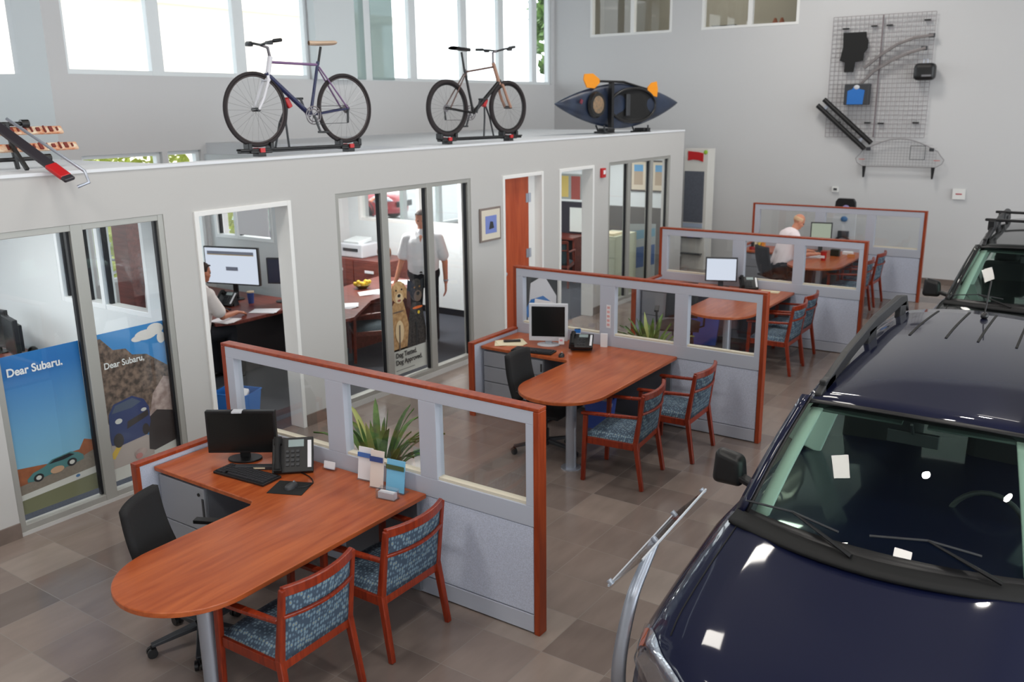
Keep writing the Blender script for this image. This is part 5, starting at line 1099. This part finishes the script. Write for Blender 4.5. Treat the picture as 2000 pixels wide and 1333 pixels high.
# kayak on its side, cockpit toward the hall
Ka = Vector((-.55, 7.50, 3.17)); Kb = Vector((0.0, 10.62, 3.12)); kd = Kb - Ka; KL = kd.length
t = thing('kayak', 'dark blue kayak lying on its side at the end of the office ledge', 'kayak', ((Ka + Kb) / 2), math.atan2(kd.y, kd.x))
khull = mat('kayak_blue', (44, 56, 78), .4, rgb2=(26, 34, 52), noise_scale=3)
def kay(u, v):
    s = 2 * u - 1; w = .35 * max(0, 1 - abs(s) ** 1.75) ** .95; a = v * 2 * PI; dz = math.cos(a); dy = math.sin(a)
    depth = .17 * (1 - abs(s) ** 2.4) ** .6 if abs(s) < 1 else 0
    y = -dy * depth * (.55 if dy > 0 else 1.15)       # -y faces the hall = deck, flatter
    return (s * KL / 2, y, dz * w + .04 * s * s - .01)
b = MB(); b.grid(kay, 40, 28); b.build('hull', khull, t, smooth=80)
b = MB(); pts = [(.20 + .62 * math.cos(a) * (1 if math.cos(a) > 0 else .92), -.120 + .045 * math.cos(a) ** 2, .26 * math.sin(a) - .005) for a in [2 * PI * k / 36 for k in range(36)]]
b.tube(pts, .022, 8, closed=True); ck = b.build('cockpit_rim', black_pl, t, smooth=60)
b = MB(); b.add([(x, y + .012, z) for x, y, z in pts], [tuple(range(36))]); b.build('cockpit_shade', black_matte, t)  # flat black sheet, the shade inside the cockpit put in as colour
b = MB(); b.obox((.02, -.13, 0), (.10, .03, .34)); b.build('seat_back', dark_grey, t, bevel=.012)
b = MB(); b.lathe([(.20, -.11), (.20, -.10), (.175, -.15), (.12, -.15)], (-.74, 0, .01), axis='y', n=32); b.build('hatch_ring', black_pl, t, smooth=40); b = MB(); b.lathe([(.13, -.152), (.06, -.165), (.02, -.166)], (-.74, 0, .01), axis='y', n=28); b.build('hatch_cover', mat('hatch_brown', (112, 100, 84), .6, rgb2=(150, 120, 90), noise_scale=20), t, smooth=50)
b = MB(); b.box(-.02 + -.42, -.168, -.34, -.38, -.10, .34); b.build('strap', black_pl, t)
b = MB(); b.obox((-1.10, -.11, .06), (.05, .02, .06), (0, .5, 0)); b.build('red_tag', mat('tag_maroon', (120, 44, 60), .5), t)
t2 = thing('kayak_paddle', 'orange-bladed paddle strapped along the top of the kayak', 'paddle', ((Ka + Kb) / 2), math.atan2(kd.y, kd.x))
b = MB(); b.tube([(-.62, -.06, .36), (.0, -.05, .355), (.58, -.06, .25)], .018, 10); b.build('shaft', black_pl, t2, smooth=60)
for s_, x, z in ((-1, -.62, .36), (1, .62, .25)):
    b = MB(); b.prism([(x, z - .03), (x + s_ * .12, z - .13 + .02), (x + s_ * .30, z - .10), (x + s_ * .38, z + .02), (x + s_ * .36, z + .10), (x + s_ * .16, z + .11), (x, z + .03)] if s_ < 0 else [(x, z - .03), (x + .1, z - .1), (x + .26, z - .13), (x + .28, z + .0), (x + .24, z + .12), (x + .1, z + .1), (x, z + .03)], -.075, -.055, 'y'); b.build('blade', orange_pl, t2, bevel=.006)
for k, x in enumerate((-.42, .52)):
    r = thing('kayak_cradle', ['black kayak cradle on the ledge under the left half of the kayak', 'black kayak cradle on the ledge under the right half of the kayak'][k], 'cradle', tuple((Ka + Kb) / 2 + kd.normalized() * x + Vector((0, 0, LZ - (Ka.z + Kb.z) / 2))), math.atan2(kd.y, kd.x))
    b = MB(); b.tube([(-.14 if k == 0 else .06, -.12, .12), (-.12 if k == 0 else .06, -.12, .03), (.06, -.08, .018), (.06, .16, .018), (.05, .2, .12)], .014, 8); b.build('cradle_arm', dark_grey, r, smooth=60)
    b = MB(); b.box(-.10, -.12, 0, .14, .12, .03); b.box(-.02, -.1, .03, .16, .1, .075); b.build('pad', black_pl, r, bevel=.01)

# skis on a rack at the far left
skim = mat('ski_print', (226, 214, 190), .4, rgb2=(196, 110, 60), noise_scale=16)
blk_red = mat('ski_dark', (50, 46, 52), .4)
for k, (z, y1, l) in enumerate([(3.005, .02, 'upper pale ski with orange and dark lettering at far left'), (2.875, .13, 'lower pale ski with orange and dark lettering at far left')]):
    t = thing('ski', l, 'ski', (-.6, y1, z), 0, 'pale skis on the ledge rack'); b = MB(); b.obox((0, -.85, 0), (.07, 1.7, .022), (0, .9, 0)); b.build('board', skim, t, bevel=.006)
    b = MB(); random.seed(k)
    for j in range(11): b.obox((.0085 + .001, -.05 - j * .052, 0.007), (.03 + .015 * (j % 3), .012 + .016 * (j % 2), .022), (0, .9, 0))
    lm_ = b.build('lettering_marks', mat('ski_marks', (120, 44, 36), .5), t); lm_['kind'] = 'stuff'
t = thing('dark_ski', 'dark grey ski with a red tip slanting over the ledge at far left', 'ski', (0, 0, 0)); A = Vector((-.62, -.66, 3.20)); B = Vector((.22, -.43, 2.66)); b = MB(); b.bar(A, B, .09, .028, (1, 0, .6)); b.build('board', blk_red, t, bevel=.01)
b = MB(); b.bar(A + (B - A) * .80, A + (B - A) * .96, .094, .032, (1, 0, .6)); b.build('red_tip', red_pl, t, bevel=.01); b = MB(); b.bar(A + (B - A) * .1, A + (B - A) * .22, .08, .032, (1, 0, .6)); b.build('blue_mark', mat('dull_blue', (60, 76, 120), .5), t)
b = MB(); c0 = B + Vector((.03, .05, 0)); b.tube([A + Vector((.2, .16, -.1)), c0 + Vector((0, .05, .06)), c0 + Vector((.04, .05, -.02)), c0 + Vector((0, -.02, -.05))], .012, 8); tag(b.build('ski_pole', silver, smooth=60), 'thin silver ski pole with a ringed end beside the red-tipped ski', 'ski pole')
r = thing('ski_rack', 'black ski carrier with round-knobbed clamp bars at far left of the ledge', 'ski rack', (-.6, -.28, LZ))
for k, (z, y) in enumerate([(.345, .0), (.075, .14)]): b = MB(); b.tube([(.0, y - .5, z), (.0, y, z + .0)], .016, 8); b.tube([(0, y - .03, z), (0, y + .03, z)], .032, 12); b.build('clamp_bar', black_pl, r, smooth=50)
for aa, bb in (((0, -.1, 0), (0, -.14, .36)), ((.18, -.12, 0.0), (.02, -.14, .2)), ((0, -.45, 0), (0, -.45, .35))): b = MB(); b.bar(aa, bb, .03, .03, (0, 1, 0)); b.build('upright', black_pl, r, bevel=.005)

# ================================================================== CARS
def make_car(label, group, paint, wheel_detail=True, simple=False, rack=False, grooves=True):
    t = thing('car', label, 'car', (0, 0, 0), 0, group); L = 4.72; HW = .90
    lerp = lambda a, b, q: a + (b - a) * q
    def tab(T, y):
        for (a, va), (b_, vb) in zip(T[:-1], T[1:]):
            if y <= b_:
                q = max(0, min(1, (y - a) / (b_ - a))); q = q * q * (3 - 2 * q) if False else q; return lerp(va, vb, q)
        return T[-1][1]
    TOP = [(0, .58), (.06, .70), (.16, .80), (.35, .875), (.7, .95), (1.1, 1.01), (1.32, 1.035), (4.3, 1.05), (4.6, 1.0), (4.72, .8)]
    EDG = [(0, .56), (.06, .66), (.16, .74), (.35, .80), (.7, .86), (1.1, .92), (1.5, .985), (4.3, 1.02), (4.6, .96), (4.72, .78)]
    WID = [(0, .50), (.08, .66), (.25, .84), (.5, .885), (.9, .895), (1.5, .895), (4.0, .89), (4.5, .84), (4.72, .74)]
    ys = [0, .03, .08, .16, .25, .35, .5, .7, .9, 1.1, 1.3, 1.5, 1.9, 2.4, 3.0, 3.6, 4.1, 4.4, 4.6, 4.7, 4.72]
    us = [0, .15, .3, .45, .58, .68, .76, .82, .88, .94, 1.0]
    def bow(u, y): return .29 * (abs(u) ** 2.6) * max(0, 1 - y / 1.9) - .12 * (abs(u) ** 3) * max(0, (y - 3.9) / .8)
    def hood(u, y):
        s = 1 if u >= 0 else -1; a = abs(u); tw = tab(WID, y); zt, ze = tab(TOP, y), tab(EDG, y)
        # hood with raised shoulder line at u=.68
        z = zt - (zt - ze) * (a ** 2.4) ; z += .018 * math.exp(-((a - .62) / .12) ** 2) * min(1, y / .4) * (1 if y < 1.6 else 0)
        if a > .86: z -= .10 * ((a - .86) / .14) ** 2
        return (s * tw * a if a < 1 else s * tw, y + bow(u, y), z)
    b = MB(); U = [-u for u in us[::-1]] + us[1:]; n = len(U)
    vs_ = []; fs = []
    for y in ys:
        for u in U: vs_.append(hood(u, y))
    for i in range(len(ys) - 1):
        for j in range(n - 1): fs.append((i * n + j, i * n + j + 1, (i + 1) * n + j + 1, (i + 1) * n + j))
    off = len(vs_)
    # sides
    zs = [0, .25, .5, .75, 1.0]
    for s in (-1, 1):
        base = len(vs_)
        for y in ys:
            p0 = hood(s, y); 
            for q in zs[0:]:
                z = lerp(p0[2], .26 if y > .06 else .34, q); w = abs(p0[0]) + .022 * math.sin(PI * min(1, q * 1.3)) - .05 * max(0, q - .7); vs_.append((s * w, p0[1], z))
        m_ = len(zs)
        for i in range(len(ys) - 1):
            for j in range(m_ - 1):
                f = (base + i * m_ + j, base + (i + 1) * m_ + j, base + (i + 1) * m_ + j + 1, base + i * m_ + j + 1); fs.append(f if s > 0 else f[::-1])
    # nose and tail caps
    for i in (0, len(ys) - 1):
        row = [i * n + j for j in range(n)]; low = len(vs_)
        for k in range(1, 5):
            for j in range(n): p = vs_[row[j]]; vs_.append((p[0] * (1 + .02 * k), p[1] + (-.05 if i == 0 else .03) * math.sin(k / 4 * PI), lerp(p[2], .28, k / 4)))
        prev = row
        for k in range(4):
            cur = [low + k * n + j for j in range(n)]
            for j in range(n - 1): fs.append((prev[j], prev[j + 1], cur[j + 1], cur[j]))
            prev = cur
    b.add(vs_, fs); body = b.build('body', paint, t, smooth=50)
    # --- greenhouse
    def wsb(u): return (u * .755, 1.27 + .26 * u * u, 1.045 - .05 * u * u)
    def wst(u): return (u * .565, 1.86 + .09 * u * u, 1.615 - .035 * u * u)
    def ws(u, v, o=0):
        a = wsb(u); c = wst(u); k = math.sin(v * PI) * .035 * (1 - .4 * u * u); return (lerp(a[0], c[0], v), lerp(a[1], c[1], v) - k * .6, lerp(a[2], c[2], v) + k + o)
    g = MB(); g.grid(lambda p, q: ws((2 * p - 1) * .94, .05 + q * .91), 14, 8); g.build('windshield', MATS['car_glass'], t, smooth=80, recalc=False)
    fr = MB()  # black edge band of the glass
    fr.grid(lambda p, q: ws((2 * p - 1) * 1.0, .955 + q * .03), 14, 1); fr.grid(lambda p, q: ws((2 * p - 1), -.04 + q * .10), 14, 1)
    for s in (-1, 1): fr.grid(lambda p, q: ws(s * (.935 + .035 * q), p), 8, 1)
    fr.build('windshield_border', black_pl, t, smooth=60, solid=.004)
    # pillars / roof rails of the shell
    for s in (-1, 1):
        p = MB(); p.grid(lambda a, q: (lambda P_: (P_[0], P_[1], P_[2] + .006))(ws(s * (.965 + .075 * q), a)), 8, 2); p.build('front_pillar', paint, t, smooth=60, solid=.02, offset=0)
    ry = [(0, 1.86), (.06, 2.0), (.3, 2.6), (.6, 3.3), (.85, 3.9), (1, 4.25)]
    def roof(p, q):
        u = 2 * p - 1; y = lerp(1.86 + .09 * u * u, 4.30 - .12 * u * u, q); zz = 1.605 + .085 * math.sin(min(1, q * 1.05) * PI * .62) - .05 * max(0, q - .7) ** 1; hw = .565 + .03 * math.sin(q * PI) - .03 * q
        return (u * hw, y, zz - .035 * abs(u) ** 2.5 - .04 * max(0, abs(u) - .9) * 10 * .3)
    r = MB(); r.grid(roof, 20, 16); rf = r.build('roof', paint, t, smooth=80, solid=.02)
    def side(s, q, v):  # q along, v up
        tp = roof(.5 + .5 * s, q); yb = lerp(1.50, 4.50, q); bx = .78 - .03 * q; return (lerp(s * bx, tp[0], v ** .85), lerp(yb, tp[1], v), lerp(1.0 + .03 * q, tp[2], v))
    for s in (-1, 1):
        g = MB(); g.grid(lambda q, v: side(s, .02 + q * .96, v * .94), 14, 5); g.build('side_glass', MATS['car_glass'], t, smooth=80, recalc=False)
        p = MB(); 
        for q0, q1 in ((.36, .40), (.70, .74), (.93, 1.0)): p.grid(lambda q, v: (lambda P_: (P_[0] + s * .006, P_[1], P_[2]))(side(s, q0 + (q1 - q0) * q, v)), 1, 5)
        p.grid(lambda q, v: side(s, q, .93 + .07 * v), 14, 1); p.build('pillar_trim', paint if not simple else black_pl, t, smooth=60, solid=.015, offset=0)
    g = MB(); g.grid(lambda p, q: (lerp((2 * p - 1) * .72, (2 * p - 1) * .52, q), lerp(4.66, 4.28, q), lerp(1.03, 1.60, q)), 8, 4); g.build('rear_glass', MATS['car_glass'], t, recalc=False, smooth=60)
    # cowl
    c = MB(); c.grid(lambda p, q: (lambda u: (u * .775, 1.27 + .26 * u * u - .12 + .14 * q, 1.045 - .05 * u * u + .010 * q + .012 * abs(u)))(2 * p - 1), 14, 3); c.build('cowl', black_matte, t, smooth=60, solid=.02)
    if not simple:
        # wipers
        for x0, x1, v0, v1 in ((-.10, -.74, .0, .10), (.52, -.05, .02, .14)):
            w = MB(); a = Vector(ws(x0 / .75, v0)) + Vector((0, -.04, .02)); e = Vector(ws((x0 * .45 + x1 * .55) / .75, v1 + .02)) + Vector((0, -.005, .025)); w.tube([a, e], .008, 6, radii=[.012, .006]); wi = w.build('wiper', black_pl, t, smooth=50)
            w = MB(); w.tube([Vector(ws(x1 / .75, v1 * .9)) + Vector((0, -.004, .014)), e, Vector(ws((x0 * .85 + x1 * .15) / .75, v1)) + Vector((0, -.004, .014))], .006, 6); w.build('blade', dark_grey, wi, smooth=50)
        # interior
        d = MB(); d.grid(lambda p, q: (lambda u: (u * .72, 1.42 + .24 * u * u + q * .55, .985 + .02 * math.sin(q * PI) - .02 * q))(2 * p - 1), 12, 5); d.build('dashboard', mat('dash_grey', (58, 58, 58), .85), t, smooth=60, solid=.05)
        sw = MB(); sw.tube([(.36 + .185 * math.cos(a), 2.12 + .06 * math.sin(a), .97 + .17 * math.sin(a)) for a in [2 * PI * k / 28 for k in range(28)]], .014, 8, closed=True); sw.bar((.18, 2.12, .96), (.54, 2.12, .96), .03, .02); sw.obox((.36, 2.12, .95), (.13, .04, .10)); sw.build('steering_wheel', dark_grey, t, smooth=50)
        st_m = mat('car_seat', (44, 44, 46), .9)
        for x in (-.37, .37):
            s_ = MB(); s_.obox((x, 2.72, .62), (.5, .5, .16)); s_.obox((x, 3.02, .95), (.48, .14, .62), (-.2, 0, 0)); st_ = s_.build('front_seat', st_m, t, bevel=.05, seg=3, smooth=50); h = MB(); h.obox((x, 3.12, 1.34), (.26, .1, .17), (-.15, 0, 0)); h.build('headrest', st_m, st_, bevel=.04, seg=3, smooth=50)
        s_ = MB(); s_.obox((0, 3.95, .95), (1.2, .14, .55), (-.2, 0, 0)); s_.obox((0, 3.65, .65), (1.2, .5, .16)); s_.build('rear_seat', st_m, t, bevel=.05)
        fl = MB(); fl.box(-.76, 1.5, .40, .76, 4.5, .44); fl.box(-.78, 1.5, .44, -.75, 4.5, .98); fl.box(.75, 1.5, .44, .78, 4.5, .98); fl.box(-.76, 1.5, .44, .76, 1.53, .97); fl.build('cabin_lining', black_matte, t)
        hl = MB(); hl.grid(lambda p, q: (lambda P_: (P_[0] * .97, P_[1] + .02, P_[2] - .045))(roof(p, q)), 10, 8); hl.build('headliner', mat('headliner', (60, 62, 60), .95), t, smooth=60)
        trim_m = mat('pillar_trim_pale', (224, 238, 230), .8)
        for s in (-1, 1):
            p = MB(); p.grid(lambda a, q: (lambda P_: (P_[0] * .985, P_[1] + .05, P_[2] - .03))(ws(s * (.81 + .11 * q), .03 + a * .90)), 8, 2); p.build('inner_pillar_cover', trim_m, t, smooth=60, solid=.015)
            p = MB(); p.bar((s * .70, 2.62, 1.02), (s * .535, 2.70, 1.57), .03, .12, (1, 0, 0)); p.build('centre_pillar_cover', trim_m, t, bevel=.01)
        mr = MB(); mr.obox((0, 1.92, 1.46), (.25, .03, .07)); mr.tube([(0, 1.9, 1.49), (0, 1.84, 1.56)], .01, 6); mr.build('rear_view_mirror', dark_grey, t, bevel=.015)
        sv = MB()
        for x in (-.28, .28): sv.obox((x, 1.99, 1.545), (.44, .14, .012), (.35, 0, 0))
        sv.build('sun_visors', mat('visor', (96, 108, 104), .9), t, bevel=.004)
    # rails
    for s in (-1, 1):
        rl = MB(); pr = [(1.98, .0), (2.14, .04), (2.5, .085), (3.2, .125), (3.9, .135), (4.10, .11), (4.20, .0)]
        xs = lambda y: s * (.525 - .012 * (y - 2))
        def zr(y): return roof(.5 + .5 * s * .93, (y - 1.9) / 2.4)[2]
        rl.prism([(y, zr(y) + h + .02) for y, h in pr] + [(y, zr(y) + max(h - .065, -.01) + .005) for y, h in pr[::-1]], xs(3) - .02, xs(3) + .02, 'x')
        for yy in (2.16, 3.1, 4.0): rl.box(xs(3) - .02, yy - .10, zr(yy) - .01, xs(3) + .02, yy + .10, zr(yy) + .085 * (0.7 if yy < 2.5 else 1.1))
        rl.build('roof_rail', mat('rail_black', (34, 34, 36), .45), t, bevel=.008)
        if grooves:
            for x in (s * .09, s * .30): gv = MB(); gv.grid(lambda p, q: (lambda P_: (P_[0], P_[1], P_[2] + .004))(roof(.5 + (x + (p - .5) * .014) / 1.13, .58 + .38 * q)), 1, 10); gv.build('roof_groove', black_matte, t, solid=.004)
    if rack:
        for yy in (2.6, 3.5):
            k = MB(); k.bar((-.60, yy, 1.80), (.60, yy, 1.80), .05, .03); cb = k.build('cross_bar', black_pl, t, bevel=.01)
            for s in (-1, 1): k = MB(); k.box(s * .52 - .04, yy - .06, 1.68, s * .52 + .04, yy + .06, 1.80); k.build('bar_foot', black_pl, cb, bevel=.015)
    elif not simple:
        a = MB(); a.ball((.03, 4.02, roof(.5, .89)[2] + .02), (.025, .05, .025)); a.tube([(.03, 4.0, roof(.5, .89)[2] + .03), (.03, 4.16, 1.92)], .005, 6); a.build('antenna', black_pl, t, smooth=60)
    # mirrors
    for s in (-1, 1):
        m_ = MB(); m_.add([(s * (.99 + dx), 1.98 + dy, 1.05 + dz) for dx, dy, dz in ((-.10, -.07, -.09), (.10, -.05, -.10), (.10, .06, -.10), (-.10, .07, -.09), (-.08, -.05, .085), (.09, -.03, .115), (.09, .06, .115), (-.08, .07, .085))], [(0, 3, 2, 1), (4, 5, 6, 7), (0, 1, 5, 4), (1, 2, 6, 5), (2, 3, 7, 6), (3, 0, 4, 7)]); m_.build('mirror_shell', black_pl, t, smooth=60, bevel=.04, seg=5); k = MB(); k.bar((s * .80, 1.93, .99), (s * .94, 1.97, 1.02), .07, .035); k.build('mirror_stalk', black_pl, t, bevel=.01)
    # headlights
    for s in (-1, 1):
        def hl_(p, q, o=.012):
            u = s * (.60 + .36 * p); y = .08 + q * .55 + .05 * p; P_ = hood(u, y); z = P_[2] - .0; return (P_[0] + s * o * (.5 + p), P_[1] - o, z + o)
        def lamp(p, q, o=.016):
            # wraps from nose side up the fender corner
            u = .66 + .34 * min(1, p * 1.15); y = lerp(.03, .50, q * (.25 + .75 * p)); dn = max(0, p - .87) / .13; P_ = hood(s * u, y)
            return (P_[0] + s * o, P_[1] - o * .6, P_[2] + o * .6 - .10 * dn * .6 - .0)
        h = MB(); h.grid(lambda p, q: lamp(p, q), 12, 8); hd_ = h.build('headlight', MATS['lamp_glass'], t, smooth=60, recalc=False)
        k = MB(); k.grid(lambda p, q: lamp(.03 + p * .9, .05 + q * .9, .006), 10, 6); k.build('reflector', MATS['lamp_chrome'], hd_, smooth=20)
        k = MB(); k.grid(lambda p, q: lamp(.70 + p * .28, .62 + q * .3, .010), 4, 4); k.build('indicator', mat('amber_lens', (226, 110, 40), .3), hd_, smooth=60)
        if True:
            for yc in (.92, 3.72):
                w = MB(); w.lathe([(.10, .0), (.19, .01), (.21, -.01), (.30, -.01), (.335, -.03), (.34, -.10), (.335, -.19), (.2, -.2)] if s > 0 else [(.10, -.0), (.19, -.01), (.21, .01), (.30, .01), (.335, .03), (.34, .10), (.335, .19), (.2, .2)], (s * .915, yc, .34), 32, axis='x'); wh = w.build('wheel', mat('tyre', (40, 34, 36), .8), t, smooth=40)
                w = MB()
                for k5 in range(5): a = 2 * PI * k5 / 5; w.bar((s * .925, yc, .34), (s * .925, yc + .2 * math.cos(a), .34 + .2 * math.sin(a)), .05, .02, (1, 0, 0))
                w.build('alloy_spokes', silver, wh)
                w = MB(); w.tube([(s * .868, yc + .385 * math.cos(a), .36 + .385 * math.sin(a)) for a in [PI * (k / 24 * 1.1 - .05) for k in range(25)]], .022, 8); w.build('arch_trim', black_pl, t, smooth=60)
    gr = MB(); gr.box(-.38, -.055, .46, .38, .03, .64); gr.build('grille', black_pl, t, bevel=.02)
    for s in (-1, 1):
        k = MB(); k.grid(lambda p, q: (lambda P_: (P_[0], P_[1], P_[2] + .004))(hood(s * (.80 + .008 * q - .02 * (1 - p)), .36 + p * 1.12)), 12, 1); k.build('bonnet_gap', black_matte, t, smooth=60, solid=.002)
    return t
glass('car_glass', (.64, .76, .70), 0.05); glass('lamp_glass', (.95, .97, 1), .14)
_m = mat('lamp_chrome', (210, 214, 220), .18, .9, bump=1.0, noise_scale=24)
def paint_mat(name, rgb, rough=.28):
    m = mat(name, rgb, .5, 0.0, spec=.15, coat=1.0); return m
navy_paint = paint_mat('paint_navy', (12, 18, 48)); dark_paint = paint_mat('paint_dark', (30, 34, 34))
CAR1 = make_car('dark navy car with black roof rails filling the right foreground', 'showroom cars', navy_paint)
put(CAR1, 5.88, -1.24, 0)
CAR2 = make_car('dark car with a roof rack behind the navy car at the right edge', 'showroom cars', dark_paint, rack=True, grooves=False)
put(CAR2, 5.86, 5.10, 0)
CO = make_car('red car parked outside beyond the inner office windows', 'parked cars outside', mat('paint_red', (150, 30, 40), .3, .3, coat=1), simple=True, grooves=False)
put(CO, -11.5, 16.5, PI * .55, -.2)
def recolor(o, a, m):
    for k in [o] + kids(o):
        if k.type == 'MESH' and any(s_ and s_.name == a.name for s_ in k.data.materials): k.data = k.data.copy(); k.data.materials[0] = m
        if k != o: pass
red_m = MATS['paint_red']
for x, y, rz, m_, l in ((-9.9, 7.6, PI * .5, mat('paint_silver', (150, 156, 160), .35, .6, coat=1), 'silver car parked outside seen through the doorway glass'), (-6.9, 11.6, PI * .9, mat('paint_violet', (96, 84, 140), .35, .4, coat=1), 'violet-blue car parked outside beside the corner window'), (-9.8, 3.4, PI * .5, mat('paint_green', (70, 84, 78), .35, .4, coat=1), 'dark green car parked outside the low far-left window')):
    c_ = copy_tree(CO, (x, y, -.2), rz, l)
    recolor(c_, red_m, m_)

# ================================================================== SIGN STAND
t = thing('sign_stand', 'curved silver stand with a clear acrylic sign tray beside the navy car', 'sign stand', (4.88, -.35, 0))
cp = [(.0, -.02, .0), (.0, -.20, .20), (0, -.268, .39), (0, -.242, .583), (0, -.14, .79), (0, -.02, .90), (0, .10, .99)]
b = MB()
def blade(u, v):
    k = v * (len(cp) - 1); i = min(int(k), len(cp) - 2); f = k - i; a = Vector(cp[max(i - 1, 0)]); p = Vector(cp[i]); q = Vector(cp[i + 1]); e = Vector(cp[min(i + 2, len(cp) - 1)])
    c = .5 * ((2 * p) + (q - a) * f + (2 * a - 5 * p + 4 * q - e) * f * f + (3 * p - a - 3 * q + e) * f ** 3); w = .085 - .04 * v
    return (c.x + (u - .5) * w, c.y, c.z)
b.grid(blade, 2, 36); b.build('post', silver, t, smooth=60, solid=.022, offset=0)
b = MB(); b.prism([(-.12 + .17 * math.cos(a), .20 * math.sin(a)) for a in [2 * PI * k / 28 for k in range(28)]], 0, .014); b.build('base_plate', silver, t, bevel=.003)
b = MB(); b.obox((.0, .16, 1.005), (.26, .84, .006), (.06, math.radians(-47), 0)); b.build('acrylic_tray', acrylic, t)
TR = Euler((.06, math.radians(-47), 0)).to_matrix(); TC = Vector((0, .16, 1.005))
def TP(x, y, z=0): return tuple(TC + TR @ Vector((x, y, z)))
b = MB()
for x in (-.13, .13): b.bar(TP(x, -.42), TP(x, .42), .008, .010)
b.build('tray_edge', mat('acrylic_edge', (190, 196, 204), .3), t)
for x, y in ((-.12, -.40), (.12, .40), (0, -.06), (-.12, .40)): b = MB(); b.cyl(TP(x, y, -.008), TP(x, y, .02), .014, n=12); b.build('bolt', silver, t)
